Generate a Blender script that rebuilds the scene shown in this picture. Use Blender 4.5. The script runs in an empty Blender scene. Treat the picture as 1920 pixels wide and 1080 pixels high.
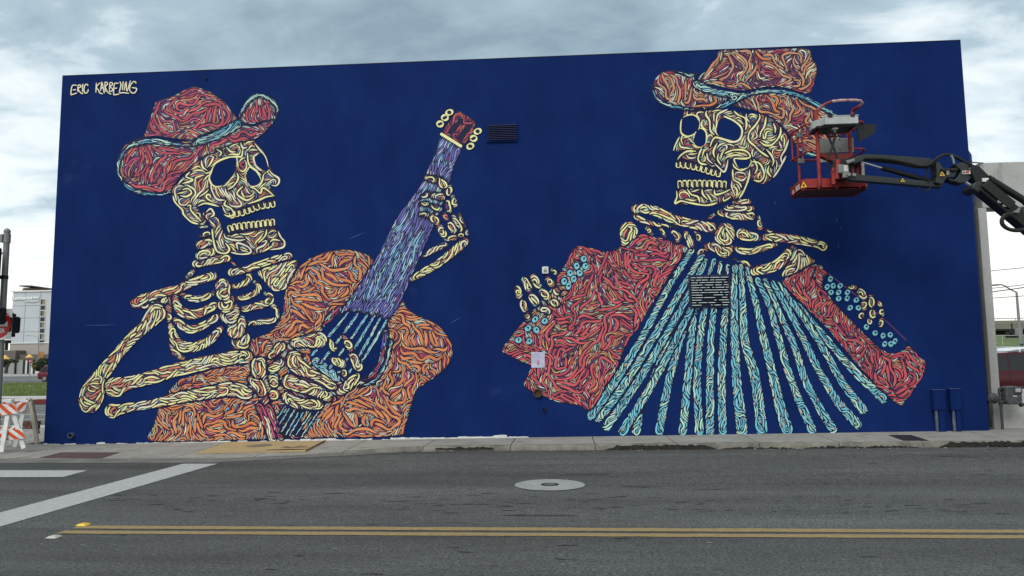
import bpy, bmesh, math, random
import numpy as np
from mathutils import Vector, Matrix, Euler
from mathutils.geometry import tessellate_polygon

random.seed(7)
RNG = np.random.default_rng(11)
R = math.radians
scene = bpy.context.scene
COL = scene.collection

# ------------------------------------------------------------------ camera
CAM_H = 1.6
FPX = 1390.0                       # focal length in pixels of a 1920 px wide frame
YAW, PITCH, ROLL = R(4.0208), R(5.6780), R(-0.6395)
CM = Matrix.Rotation(YAW, 3, 'Z') @ Matrix.Rotation(math.pi / 2 + PITCH, 3, 'X') @ Matrix.Rotation(ROLL, 3, 'Z')
cd = bpy.data.cameras.new('camera')
cam = bpy.data.objects.new('camera', cd)
COL.objects.link(cam)
cam.matrix_world = Matrix.Translation((0, 0, CAM_H)) @ CM.to_4x4()
cd.sensor_width = 36.0
cd.lens = FPX / 1920 * 36.0
cd.clip_start = 0.05
cd.clip_end = 3000
scene.camera = cam

# ------------------------------------------------------------------ sky
world = bpy.data.worlds.new('World')
scene.world = world
world.use_nodes = True
SUN_EL, SUN_AZ = R(48), R(205)     # azimuth clockwise from +Y : behind the camera, a little to the left
nt = world.node_tree
for n in list(nt.nodes):
    nt.nodes.remove(n)
def wn(t, **kw):
    n = nt.nodes.new(t)
    for k, v in kw.items():
        setattr(n, k, v)
    return n
L = nt.links.new
wout = wn('ShaderNodeOutputWorld'); bg = wn('ShaderNodeBackground')
bg.inputs['Strength'].default_value = 0.1
sky = wn('ShaderNodeTexSky', sky_type='NISHITA')
sky.sun_disc = False; sky.sun_elevation = SUN_EL; sky.sun_rotation = SUN_AZ
tc = wn('ShaderNodeTexCoord')
sep = wn('ShaderNodeSeparateXYZ'); L(tc.outputs['Generated'], sep.inputs[0])
def wmath(op, a, b=None, clamp=False):
    n = wn('ShaderNodeMath', operation=op); n.use_clamp = clamp
    for i, v in enumerate((a, b)):
        if v is None: continue
        if isinstance(v, (int, float)): n.inputs[i].default_value = v
        else: L(v, n.inputs[i])
    return n.outputs[0]
zc = wmath('MAXIMUM', sep.outputs['Z'], 0.0)
den = wmath('ADD', zc, 0.22)
px = wmath('DIVIDE', sep.outputs['X'], den); py = wmath('DIVIDE', sep.outputs['Y'], den)
comb = wn('ShaderNodeCombineXYZ'); L(px, comb.inputs[0]); L(py, comb.inputs[1])
mp = wn('ShaderNodeMapping'); mp.inputs['Location'].default_value = (3.2, 1.4, 0.0)
mp.inputs['Rotation'].default_value = (0, 0, R(24)); mp.inputs['Scale'].default_value = (1.0, 1.35, 1)
L(comb.outputs[0], mp.inputs[0])
n1 = wn('ShaderNodeTexNoise'); n1.inputs['Scale'].default_value = 1.15; n1.inputs['Detail'].default_value = 8
n1.inputs['Roughness'].default_value = 0.5; n1.inputs['Distortion'].default_value = 0.25
L(mp.outputs[0], n1.inputs['Vector'])
n2 = wn('ShaderNodeTexNoise'); n2.inputs['Scale'].default_value = 4.2; n2.inputs['Detail'].default_value = 9
n2.inputs['Roughness'].default_value = 0.58; n2.inputs['Distortion'].default_value = 0.3
L(mp.outputs[0], n2.inputs['Vector'])
mixn = wmath('ADD', wmath('MULTIPLY', n1.outputs['Fac'], 0.56), wmath('MULTIPLY', n2.outputs['Fac'], 0.44))
hz = wn('ShaderNodeMapRange'); hz.interpolation_type = 'SMOOTHSTEP'
L(zc, hz.inputs['Value']); hz.inputs['From Min'].default_value = 0.36; hz.inputs['From Max'].default_value = 0.08
hz = hz.outputs[0]
# hazier and brighter towards the horizon, as under a high overcast
hz2 = wn('ShaderNodeMapRange'); hz2.interpolation_type = 'SMOOTHSTEP'
L(zc, hz2.inputs['Value']); hz2.inputs['From Min'].default_value = 0.27; hz2.inputs['From Max'].default_value = 0.07
mixn = wmath('ADD', wmath('MULTIPLY', wmath('SUBTRACT', mixn, 0.5), 1.55), 0.485)
dens = wmath('ADD', wmath('ADD', mixn, wmath('MULTIPLY', hz, 0.19)), wmath('MULTIPLY', hz2.outputs[0], 0.25))
ramp = wn('ShaderNodeValToRGB')
cr = ramp.color_ramp
SK = 0.82
def skc(r, g_, b): return (r * SK, g_ * SK, b * SK, 1)
cr.elements[0].position = 0.27; cr.elements[0].color = skc(2.2, 2.95, 3.45)
cr.elements[1].position = 0.86; cr.elements[1].color = skc(8.8, 8.75, 8.1)
e = cr.elements.new(0.51); e.color = skc(3.7, 4.7, 5.2)
e = cr.elements.new(0.585); e.color = skc(5.5, 6.35, 6.7)
e = cr.elements.new(0.69); e.color = skc(7.3, 7.85, 7.85)
L(dens, ramp.inputs[0])
mx = wn('ShaderNodeMixRGB'); mx.inputs[0].default_value = 0.86
L(sky.outputs[0], mx.inputs[1]); L(ramp.outputs[0], mx.inputs[2])
L(mx.outputs[0], bg.inputs['Color']); L(bg.outputs[0], wout.inputs[0])

# ------------------------------------------------------------------ sun behind cloud
sd = bpy.data.lights.new('sun', 'SUN'); sd.energy = 1.45; sd.angle = R(38); sd.color = (1.0, 0.965, 0.92)
sun = bpy.data.objects.new('sun', sd); COL.objects.link(sun)
sdir = Vector((math.sin(SUN_AZ) * math.cos(SUN_EL), math.cos(SUN_AZ) * math.cos(SUN_EL), math.sin(SUN_EL)))
sun.rotation_euler = sdir.to_track_quat('Z', 'Y').to_euler()
sun.location = (0, -10, 25)
vs = scene.view_settings
vs.view_transform = 'Standard'; vs.look = 'None'; vs.exposure = 0.72; vs.gamma = 1.0; vs.use_curve_mapping = False

# ------------------------------------------------------------------ helpers
def ray(u, v):
    return CM @ Vector(((u - 960) / FPX, -(v - 540) / FPX, -1.0))
def A(u, v, Y):
    """point of the vertical plane y = Y seen at a pixel of the 1920 px photograph"""
    r = ray(u, v); return r * (Y / r.y) + Vector((0, 0, CAM_H))
def G(u, v, z=0.0):
    r = ray(u, v); t = (z - CAM_H) / r.z
    return Vector((r.x * t, r.y * t, z))

def lin(c):
    c = c / 255.0
    return c / 12.92 if c <= 0.04045 else ((c + 0.055) / 1.055) ** 2.4
LIT = 0.98
def srgb(r, g, b, k=1.0):
    """base colour of a surface that reads (r, g, b) in daylight"""
    return tuple(min(0.86, lin(c) / LIT * k) for c in (r, g, b))

MATS = {}
def mat(name, col, rough=0.7, metal=0.0, var=0.12, scale=6.0, bump=0.0, bscale=60.0, spec=0.4, stretch=None, detail=5, col2=None, emit=None):
    if name in MATS: return MATS[name]
    m = bpy.data.materials.new(name); m.use_nodes = True
    t = m.node_tree; b = t.nodes['Principled BSDF']
    b.inputs['Roughness'].default_value = rough; b.inputs['Metallic'].default_value = metal
    b.inputs['Specular IOR Level'].default_value = spec
    co = t.nodes.new('ShaderNodeTexCoord'); src = co.outputs['Object']
    if stretch:
        mpn = t.nodes.new('ShaderNodeMapping'); mpn.inputs['Scale'].default_value = stretch
        t.links.new(src, mpn.inputs[0]); src = mpn.outputs[0]
    nz = t.nodes.new('ShaderNodeTexNoise'); nz.inputs['Scale'].default_value = scale; nz.inputs['Detail'].default_value = detail
    nz.inputs['Roughness'].default_value = 0.6
    t.links.new(src, nz.inputs['Vector'])
    rp = t.nodes.new('ShaderNodeValToRGB')
    rp.color_ramp.elements[0].position = 0.3; rp.color_ramp.elements[1].position = 0.7
    c2 = col2 or tuple(min(0.9, c * (1 + var)) for c in col)
    c1 = col if col2 else tuple(c * (1 - var) for c in col)
    rp.color_ramp.elements[0].color = (*c1, 1); rp.color_ramp.elements[1].color = (*c2, 1)
    t.links.new(nz.outputs['Fac'], rp.inputs[0]); t.links.new(rp.outputs[0], b.inputs['Base Color'])
    if bump:
        n2 = t.nodes.new('ShaderNodeTexNoise'); n2.inputs['Scale'].default_value = bscale; n2.inputs['Detail'].default_value = 6
        t.links.new(src, n2.inputs['Vector'])
        bp = t.nodes.new('ShaderNodeBump'); bp.inputs['Strength'].default_value = bump; bp.inputs['Distance'].default_value = 0.02
        t.links.new(n2.outputs['Fac'], bp.inputs['Height']); t.links.new(bp.outputs[0], b.inputs['Normal'])
    if emit:
        b.inputs['Emission Color'].default_value = (*col, 1); b.inputs['Emission Strength'].default_value = emit
    MATS[name] = m
    return m

class MB:
    def __init__(s): s.v = []; s.f = []; s.m = []; s.c = 0
    def mat(s, i): s.c = i; return s
    def add(s, vs, fs):
        o = len(s.v); s.v += [tuple(p) for p in vs]
        for f in fs: s.f.append([i + o for i in f]); s.m.append(s.c)
    def quad(s, *p): s.add(p, [list(range(len(p)))])
    def box(s, lo, hi, M=None):
        x0, y0, z0 = lo; x1, y1, z1 = hi
        vs = [Vector(p) for p in ((x0,y0,z0),(x1,y0,z0),(x1,y1,z0),(x0,y1,z0),(x0,y0,z1),(x1,y0,z1),(x1,y1,z1),(x0,y1,z1))]
        if M: vs = [M @ p for p in vs]
        s.add(vs, [(0,3,2,1),(4,5,6,7),(0,1,5,4),(1,2,6,5),(2,3,7,6),(3,0,4,7)]); return s
    def beam(s, a, b, w, h, up=(0,0,1)):
        """rectangular bar from a to b: w across, h along up"""
        a = Vector(a); b = Vector(b); d = (b - a).normalized(); u = Vector(up)
        sd = d.cross(u)
        if sd.length < 1e-4: sd = d.cross(Vector((0,1,0)))
        sd.normalize(); u = sd.cross(d).normalized()
        vs = []
        for p in (a, b):
            for i, j in ((-1,-1),(1,-1),(1,1),(-1,1)): vs.append(p + sd * (w / 2 * i) + u * (h / 2 * j))
        s.add(vs, [(0,1,2,3),(7,6,5,4),(0,4,5,1),(1,5,6,2),(2,6,7,3),(3,7,4,0)]); return s
    def prism(s, pts, off):
        """flat outline pts, given thickness by the vector off"""
        n = len(pts); pts = [Vector(p) for p in pts]; off = Vector(off)
        vs = pts + [p + off for p in pts]
        s.add(vs, [list(range(n)), list(range(2 * n - 1, n - 1, -1))] + [[i, i + n, (i + 1) % n + n, (i + 1) % n] for i in range(n)]); return s
    def tube(s, pts, r, n=8):
        pts = [Vector(p) for p in pts]; k = len(pts)
        rs = r if isinstance(r, (list, tuple)) else [r] * k
        vs = []; ref = None
        for i, p in enumerate(pts):
            d = (pts[min(i + 1, k - 1)] - pts[max(i - 1, 0)]).normalized()
            if ref is None:
                ref = d.orthogonal().normalized()
            ref = (ref - d * ref.dot(d))
            if ref.length < 1e-5: ref = d.orthogonal()
            ref.normalize(); w = d.cross(ref)
            for j in range(n):
                a = 2 * math.pi * j / n
                vs.append(p + (ref * math.cos(a) + w * math.sin(a)) * rs[i])
        fs = []
        for i in range(k - 1):
            for j in range(n):
                fs.append((i*n+j, i*n+(j+1)%n, (i+1)*n+(j+1)%n, (i+1)*n+j))
        fs.append(tuple(range(n - 1, -1, -1))); fs.append(tuple(range((k-1)*n, k*n)))
        s.add(vs, fs); return s
    def build(s, name, mats, parent=None, bevel=0.0, smooth=False, label=None):
        me = bpy.data.meshes.new(name)
        loc = Vector((0, 0, 0))
        if parent is None and s.v:
            a = np.array(s.v); loc = Vector(((a[:,0].min()+a[:,0].max())/2, (a[:,1].min()+a[:,1].max())/2, a[:,2].min()))
            s.v = [tuple(Vector(p) - loc) for p in s.v]
        me.from_pydata(s.v, [], s.f)
        if not isinstance(mats, (list, tuple)): mats = [mats]
        for m in mats: me.materials.append(m)
        me.polygons.foreach_set('material_index', s.m)
        if bevel:
            bm = bmesh.new(); bm.from_mesh(me)
            bmesh.ops.recalc_face_normals(bm, faces=bm.faces)
            ed = [e for e in bm.edges if len(e.link_faces) == 2 and e.calc_face_angle(0) > 0.6]
            bmesh.ops.bevel(bm, geom=ed, offset=bevel, segments=2, profile=0.5, affect='EDGES', clamp_overlap=True)
            bm.to_mesh(me); bm.free()
        else:
            bm = bmesh.new(); bm.from_mesh(me); bmesh.ops.recalc_face_normals(bm, faces=bm.faces); bm.to_mesh(me); bm.free()
        if smooth:
            me.shade_smooth() if hasattr(me, 'shade_smooth') else None
            try: me.set_sharp_from_angle(angle=R(40))
            except Exception: pass
        me.update()
        o = bpy.data.objects.new(name, me); COL.objects.link(o); o.location = loc
        if parent is not None: adopt(o, parent)
        if label: o['label'] = label
        return o
def adopt(o, parent):
    o.parent = parent
    if parent.type == 'EMPTY' or parent.parent is None:
        o.matrix_parent_inverse = Matrix.Translation(-parent.location)
    return o
def tag(o, label=None, cat=None, group=None, kind=None):
    if label: o['label'] = label
    if cat: o['category'] = cat
    if group: o['group'] = group
    if kind: o['kind'] = kind
    return o
def thing(name, loc, label, cat, group=None):
    o = bpy.data.objects.new(name, None); COL.objects.link(o); o.location = loc
    o.empty_display_size = 0.2
    return tag(o, label, cat, group)
def dup(root, loc, label=None):
    r = root.copy(); COL.objects.link(r); r.location = loc
    if label: r['label'] = label
    def rec(src, dst):
        for ch in [c for c in COL.objects if c.parent == src]:
            c = ch.copy(); COL.objects.link(c); c.parent = dst; rec(ch, c)
    rec(root, r)
    return r
def text_mb(txt, size, M, thick=0.0, mb=None, align='CENTER', spacing=1.0, bold=0.0, sx=1.0):
    """lettering as mesh; M places local x right, y up, z towards the reader"""
    cu = bpy.data.curves.new('lettering', 'FONT'); cu.body = txt; cu.size = size
    cu.align_x = align; cu.align_y = 'CENTER'; cu.extrude = thick; cu.space_character = spacing; cu.offset = bold
    cu.resolution_u = 3
    ob = bpy.data.objects.new('lettering', cu); COL.objects.link(ob)
    dg = bpy.context.evaluated_depsgraph_get(); dg.update()
    me = bpy.data.meshes.new_from_object(ob.evaluated_get(dg))
    mb = mb or MB()
    mb.add([M @ Vector((v.co.x * sx, v.co.y, v.co.z)) for v in me.vertices], [list(p.vertices) for p in me.polygons])
    bpy.data.objects.remove(ob); bpy.data.curves.remove(cu); bpy.data.meshes.remove(me)
    return mb
def facing(p, x=(1,0,0), y=(0,0,1)):
    x = Vector(x).normalized(); y = Vector(y).normalized(); z = x.cross(y)
    return Matrix.Translation(Vector(p)) @ Matrix((x, y, z)).transposed().to_4x4()

D = 14.8                                     # distance of the painted wall
# ------------------------------------------------------------------ ground
def zroad(x, y):
    """the street lifts a few centimetres towards the kerb on the right"""
    k = max(0.0, min(1.0, (y - 9.5) / 3.9))
    return k * max(0.0, 0.018 + 0.0052 * (x + 2.5)) if x > -7 else 0.0
def zwall(x): return -0.008 + (x + 10.75) * 0.0111
def zkerb(x):
    if x > -2.4: return 0.103 + 0.0066 * (x + 1)
    if x > -4.6: return 0.004 + (0.094 - 0.004) * ((x + 4.6) / 2.2)
    return 0.004
def yedge(x):
    if x > -2.4: return 13.4
    if x > -4.2: return 13.4 - 0.16 * (-2.4 - x)
    if x > -5.8: return 13.11 - 0.34 * (-4.2 - x)
    return 12.56
def yapron(x):
    if x > -2.4: return 13.4
    if x > -5.8: return 13.4 - (13.4 - 12.02) * ((-2.4 - x) / 3.4)
    return 12.0
def zwalk(x, y):
    ye = yedge(x); zw = max(zwall(x), 0.0)
    k = (y - ye) / (D - ye)
    return zkerb(x) + (zw - zkerb(x)) * max(0.0, min(1.0, k)) if y < D else zw

def asphalt(name, base, cracks=True):
    m = bpy.data.materials.new(name); m.use_nodes = True
    t = m.node_tree; b = t.nodes['Principled BSDF']; b.inputs['Roughness'].default_value = 0.88
    b.inputs['Specular IOR Level'].default_value = 0.25
    co = t.nodes.new('ShaderNodeTexCoord')
    def noise(scale, detail=5, stretch=(1,1,1), rough=0.6):
        mp = t.nodes.new('ShaderNodeMapping'); mp.inputs['Scale'].default_value = stretch
        t.links.new(co.outputs['Object'], mp.inputs[0])
        n = t.nodes.new('ShaderNodeTexNoise'); n.inputs['Scale'].default_value = scale; n.inputs['Detail'].default_value = detail
        n.inputs['Roughness'].default_value = rough
        t.links.new(mp.outputs[0], n.inputs['Vector']); return n.outputs['Fac']
    def ramp(f, p0, p1, c0, c1):
        r = t.nodes.new('ShaderNodeValToRGB'); r.color_ramp.elements[0].position = p0; r.color_ramp.elements[1].position = p1
        r.color_ramp.elements[0].color = (*c0, 1); r.color_ramp.elements[1].color = (*c1, 1); t.links.new(f, r.inputs[0]); return r.outputs[0]
    def mul(a, c, f=1.0):
        n = t.nodes.new('ShaderNodeMixRGB'); n.blend_type = 'MULTIPLY'; n.inputs[0].default_value = f
        t.links.new(a, n.inputs[1]); t.links.new(c, n.inputs[2]); return n.outputs[0]
    g = lambda v: (v, v, v)
    c = ramp(noise(0.42, 6, (0.3, 1, 1)), 0.36, 0.66, tuple(k * 0.74 for k in base), tuple(k * 1.28 for k in base))
    c = mul(c, ramp(noise(34, 2, rough=0.8), 0.38, 0.62, g(0.62), g(1.42)), 1.0)       # aggregate
    c = mul(c, ramp(noise(95, 1), 0.35, 0.65, g(0.6), g(1.4)), 1.0)
    c = mul(c, ramp(noise(9, 4, rough=0.7), 0.3, 0.75, g(0.8), g(1.2)), 1.0)
    c = mul(c, ramp(noise(0.9, 3, (0.06, 1.0, 1)), 0.35, 0.65, g(0.78), g(1.2)), 1.0)  # wheel paths
    if cracks:
        c = mul(c, ramp(noise(3.4, 2, (0.7, 4.5, 1), 0.5), 0.69, 0.72, g(1.0), g(0.38)), 1.0)  # short dark flecks along the lane
        c = mul(c, ramp(noise(7, 1, (1, 2, 1), 0.5), 0.775, 0.79, g(1.0), g(2.6)), 1.0)        # pale grit
        c = mul(c, ramp(noise(0.55, 3, (0.5, 2.2, 1), 0.5), 0.66, 0.78, g(1.0), g(0.62)), 1.0)  # oil stains
    t.links.new(c, b.inputs['Base Color'])
    bp = t.nodes.new('ShaderNodeBump'); bp.inputs['Strength'].default_value = 0.5; bp.inputs['Distance'].default_value = 0.006
    t.links.new(noise(70, 3, rough=0.7), bp.inputs['Height']); t.links.new(bp.outputs[0], b.inputs['Normal'])
    MATS[name] = m
    return m
M_ROAD = asphalt('asphalt', (0.083, 0.084, 0.081))
M_ROADF = asphalt('far_asphalt', (0.13, 0.13, 0.13), False)

def concrete(name, base, dirt=0.35, scale=1.6):
    m = bpy.data.materials.new(name); m.use_nodes = True
    t = m.node_tree; b = t.nodes['Principled BSDF']; b.inputs['Roughness'].default_value = 0.9
    b.inputs['Specular IOR Level'].default_value = 0.2
    co = t.nodes.new('ShaderNodeTexCoord')
    def noise(s, d, st=(1,1,1)):
        mp = t.nodes.new('ShaderNodeMapping'); mp.inputs['Scale'].default_value = st
        t.links.new(co.outputs['Object'], mp.inputs[0])
        n = t.nodes.new('ShaderNodeTexNoise'); n.inputs['Scale'].default_value = s; n.inputs['Detail'].default_value = d; n.inputs['Roughness'].default_value = 0.65
        t.links.new(mp.outputs[0], n.inputs['Vector']); return n.outputs['Fac']
    def ramp(f, p0, p1, c0, c1):
        r = t.nodes.new('ShaderNodeValToRGB'); r.color_ramp.elements[0].position = p0; r.color_ramp.elements[1].position = p1
        r.color_ramp.elements[0].color = (*c0, 1); r.color_ramp.elements[1].color = (*c1, 1); t.links.new(f, r.inputs[0]); return r.outputs[0]
    a = ramp(noise(scale, 8), 0.28, 0.68, tuple(k * (1 - dirt) for k in base), base)
    bb = ramp(noise(28, 4), 0.3, 0.7, (0.82,) * 3, (1.1,) * 3)
    cc = ramp(noise(0.7, 6, (3, 3, 1)), 0.3, 0.45, (0.72, 0.70, 0.66), (1, 1, 1))
    x = a
    for q in (bb, cc):
        n = t.nodes.new('ShaderNodeMixRGB'); n.blend_type = 'MULTIPLY'; n.inputs[0].default_value = 1
        t.links.new(x, n.inputs[1]); t.links.new(q, n.inputs[2]); x = n.outputs[0]
    t.links.new(x, b.inputs['Base Color'])
    bp = t.nodes.new('ShaderNodeBump'); bp.inputs['Strength'].default_value = 0.35; bp.inputs['Distance'].default_value = 0.01
    t.links.new(noise(40, 5), bp.inputs['Height']); t.links.new(bp.outputs[0], b.inputs['Normal'])
    MATS[name] = m
    return m
M_WALK = concrete('pavement_concrete', (0.33, 0.315, 0.285), 0.3)
M_KERB = concrete('kerb_concrete', (0.24, 0.225, 0.19), 0.6, 3.0)
M_APRON = concrete('gutter_concrete', (0.20, 0.195, 0.18), 0.45, 2.2)
M_TAR = mat('kerb_tar', (0.016, 0.015, 0.012), 0.9, var=0.5, scale=9, bump=0.8, bscale=30)
M_SEAM = mat('joint_dirt', (0.05, 0.045, 0.035), 0.95, scale=20)
M_WHITE = mat('road_white', (0.27, 0.27, 0.265), 0.85, col2=(0.50, 0.50, 0.49), scale=7, bump=0.3, bscale=70, stretch=(1.5, 6, 1), detail=10)
M_YELLOW = mat('road_yellow', (0.17, 0.125, 0.062), 0.85, col2=(0.38, 0.27, 0.115), scale=14, bump=0.3, bscale=70, stretch=(1, 4, 1), detail=10)

# base ground out to the horizon, lower than every laid surface
g = MB(); g.quad((-1500, -300, -0.06), (1500, -300, -0.06), (1500, 2500, -0.06), (-1500, 2500, -0.06))
tag(g.build('ground', mat('ground_soil', (0.17, 0.16, 0.14), 0.95, scale=0.05)), kind='structure')

# the street in front, gridded so it can lift to the kerb
g = MB()
xs = [-60, -30, -20, -14, -11, -9, -7] + [-6 + 0.75 * i for i in range(22)] + [12, 16, 24, 40, 60]
ys = [-12, -4, 0, 3, 5, 7, 8, 9, 9.5, 10, 10.5, 11, 11.5, 12, 12.5, 13, 13.4]
def road_y(x, y):   # keep the sheet clear of the pavement on the left
    return y
vid = {}
for j, y in enumerate(ys):
    for i, x in enumerate(xs):
        vid[i, j] = len(g.v); g.v.append((x, y, zroad(x, y)))
for j in range(len(ys) - 1):
    for i in range(len(xs) - 1):
        g.f.append([vid[i,j], vid[i+1,j], vid[i+1,j+1], vid[i,j+1]]); g.m.append(0)
g.f.append([0,0,0]); g.m.append(0); g.f.pop(); g.m.pop()
road = tag(g.build('road', M_ROAD), kind='structure')

# concrete gutter apron and corner ramp on the left
g = MB(); xa = [-22, -16, -12, -9.4, -7.5, -5.8, -5, -4.2, -3.4, -2.7, -2.4]
for a, b in zip(xa[:-1], xa[1:]):
    pa = lambda x, y: (x, y, max(zroad(x, y), 0) + 0.006)
    g.quad(pa(a, yapron(a)), pa(b, yapron(b)), pa(b, yedge(b) + 0.03), pa(a, yedge(a) + 0.03))
tag(g.build('gutter', M_APRON), kind='structure')

# pavement of separate slabs
walk = bpy.data.objects.new('pavement', None); COL.objects.link(walk); walk.location = (0, 14, 0)
tag(walk, kind='structure')
joints = [-13.5, -11.2, -9.6, -8.2, -6.8, -5.4, -3.97, -2.57, -1.0, 0.50, 1.92, 3.35, 4.70, 6.1, 7.5, 9.0, 10.6, 12.2, 14, 16, 18, 21]
for a, b in zip(joints[:-1], joints[1:]):
    g = MB(); gp = 0.009
    nx = 4; ny = 4
    back = D - 0.004 if -10.75 < (a + b) / 2 < 7.96 else (D + 0.19 if a > 0 else 16.2)
    gv = []
    for i in range(nx + 1):
        x = a + gp + (b - a - 2 * gp) * i / nx
        for j in range(ny + 1):
            y = yedge(x) + 0.012 + (back - yedge(x) - 0.012) * j / ny
            gv.append((x, y, zwalk(x, y) + 0.010))
    o = len(g.v); g.v += gv
    for i in range(nx):
        for j in range(ny):
            q = lambda i, j: o + i * (ny + 1) + j
            g.f.append([q(i,j), q(i+1,j), q(i+1,j+1), q(i,j+1)]); g.m.append(0)
    def skirt(p, r): g.quad(p, r, (r[0], r[1], r[2] - 0.07), (p[0], p[1], p[2] - 0.07))
    for i in range(nx): skirt(gv[i*(ny+1)], gv[(i+1)*(ny+1)])
    for j in range(ny): skirt(gv[j], gv[j+1]); skirt(gv[nx*(ny+1)+j], gv[nx*(ny+1)+j+1])
    g.build('slab', M_WALK, walk)
g = MB()                                     # dirt bed seen in the joints
for a, b in zip(joints[:-1], joints[1:]):
    bk = D + 0.6 if b > 7 else (16.3 if a < -11 else D - 0.02)
    g.quad((a, yedge(a) + 0.02, zkerb(a) - 0.012), (b, yedge(b) + 0.02, zkerb(b) - 0.012), (b, bk, max(0, zwall(b)) - 0.012), (a, bk, max(0, zwall(a)) - 0.012))
g.build('joint_bed', M_SEAM, walk)

# kerb with its rough face, and tar smears on it
kerb = bpy.data.objects.new('kerb', None); COL.objects.link(kerb); kerb.location = (0, 13.4, 0); tag(kerb, kind='structure')
rk = random.Random(3)
kx = [-4.6, -3.97, -2.57, -1.0, 0.50, 1.92, 3.35, 4.70, 6.1, 7.5, 9.0, 10.6, 12.2, 14, 16, 18, 21]
for a, b in zip(kx[:-1], kx[1:]):
    g = MB(); n = max(4, int((b - a) / 0.12)); rows = []
    for i in range(n + 1):
        x = a + 0.006 + (b - a - 0.012) * i / n
        zt = zkerb(x) + 0.012; z0 = zroad(x, yedge(x)) - 0.05; ye = yedge(x)
        j1 = rk.uniform(-0.012, 0.006); j2 = rk.uniform(-0.012, 0.012)
        rows.append([(x, ye + 0.16, zt), (x, ye + 0.012 + j1 * .3, zt - abs(j1) * .3), (x, ye - 0.012 + j1, zt - 0.022), (x, ye - 0.03 + j2, zt * .45), (x, ye - 0.045 + j2, z0)])
    o = len(g.v)
    for r_ in rows: g.v += r_
    for i in range(n):
        for j in range(4):
            g.f.append([o+i*5+j, o+(i+1)*5+j, o+(i+1)*5+j+1, o+i*5+j+1]); g.m.append(0)
    g.quad(*rows[0]); g.quad(*rows[-1])
    g.build('kerb_stone', M_KERB, kerb, smooth=True)
g = MB()
def tarrun(x0, x1, lo, hi, seed):
    rr = random.Random(seed); n = int((x1 - x0) / 0.05); prev = None
    for i in range(n + 1):
        x = x0 + (x1 - x0) * i / n; f = min(1, i / 4, (n - i) / 4)
        zt = zkerb(x) + 0.012; zb = zroad(x, 13.35) + 0.003
        a = zb + (zt - zb) * max(0, lo + rr.uniform(-.12, .12)); b = zb + (zt - zb) * min(0.98, hi + rr.uniform(-.25, .1)) * f
        b = max(b, a + 0.004)
        yy = yedge(x)
        cur = [(x, yy - 0.066 - rr.uniform(0, .012), a), (x, yy - 0.052 - rr.uniform(0, .012), b), (x, yy - 0.005, b + 0.006)]
        if prev: g.quad(prev[0], cur[0], cur[1], prev[1]); g.quad(prev[1], cur[1], cur[2], prev[2])
        prev = cur
tarrun(0.68, 2.6, .0, .78, 1); tarrun(4.1, 6.0, -.1, .3, 2); tarrun(6.35, 9.6, .1, .85, 4); tarrun(-2.35, -1.3, .5, .7, 5); tarrun(2.7, 3.9, -.1, .25, 6)
g.build('tar_smear', M_TAR, kerb)['kind'] = 'stuff'

# leaf litter and grit along the gutter
g = MB(); rr = random.Random(5)
for i in range(420):
    x = rr.uniform(-5, 9); y = yedge(x) - 0.06 - abs(rr.gauss(0, 0.13)); z = zroad(x, y) + 0.006
    s = rr.uniform(0.006, 0.03); a = rr.uniform(0, 6.28)
    p = [(x + s * math.cos(a + k) * q, y + s * math.sin(a + k) * q, z + rr.uniform(0, 0.012)) for k, q in ((0, 1), (1.9, .5), (3.14, 1), (4.6, .5))]
    g.mat(rr.choice((0, 0, 1, 2))).quad(*p)
tag(g.build('gutter_litter', [mat('litter_brown', (0.12, 0.08, 0.045), 0.9), mat('litter_pale', (0.42, 0.38, 0.3), 0.9), mat('litter_dark', (0.03, 0.027, 0.02), 0.9)]), 'dry leaf litter and grit lying along the gutter', 'litter', kind='stuff')

# painted markings, one sheet 4 mm above the street
def strip(px, name, m, dz=0.005, n=1):
    g = MB(); pts = [G(u, v, 0.0) for u, v in px]
    a, b, c, d = pts
    for i in range(n):
        t0, t1 = i / n, (i + 1) / n
        q = [a.lerp(b, t0), a.lerp(b, t1), d.lerp(c, t1), d.lerp(c, t0)]
        g.quad(*[(p.x, p.y, zroad(p.x, p.y) + dz) for p in q])
    return tag(g.build(name, m), kind='structure')
strip([(-300, 1042), (343, 870), (408, 870), (-300, 1075)], 'stop_line', M_WHITE, n=14)
strip([(-300, 882), (164, 882.5), (118, 895), (-300, 896)], 'crossing_bar', M_WHITE, n=6)
for (v0, v1, x0) in ((990.0, 996.0, 140), (1000.0, 1006.0, 108)):
    g = MB()
    y_far = G(1000, v0).y; y_near = G(1000, v1).y
    xl = G(x0, v0).x
    n = 170; rj = random.Random(int(v0)); jb = (0, 0)
    for i in range(n):
        a = xl + (30 - xl) * i / n; b = xl + (30 - xl) * (i + 1) / n
        ja = jb; jb = (rj.uniform(-.007, .007), rj.uniform(-.007, .007))
        g.quad((a, y_near + ja[0], 0.005), (b, y_near + jb[0], 0.005), (b, y_far + jb[1], 0.005), (a, y_far + ja[1], 0.005))
    tag(g.build('yellow_line', M_YELLOW), kind='structure')

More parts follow.
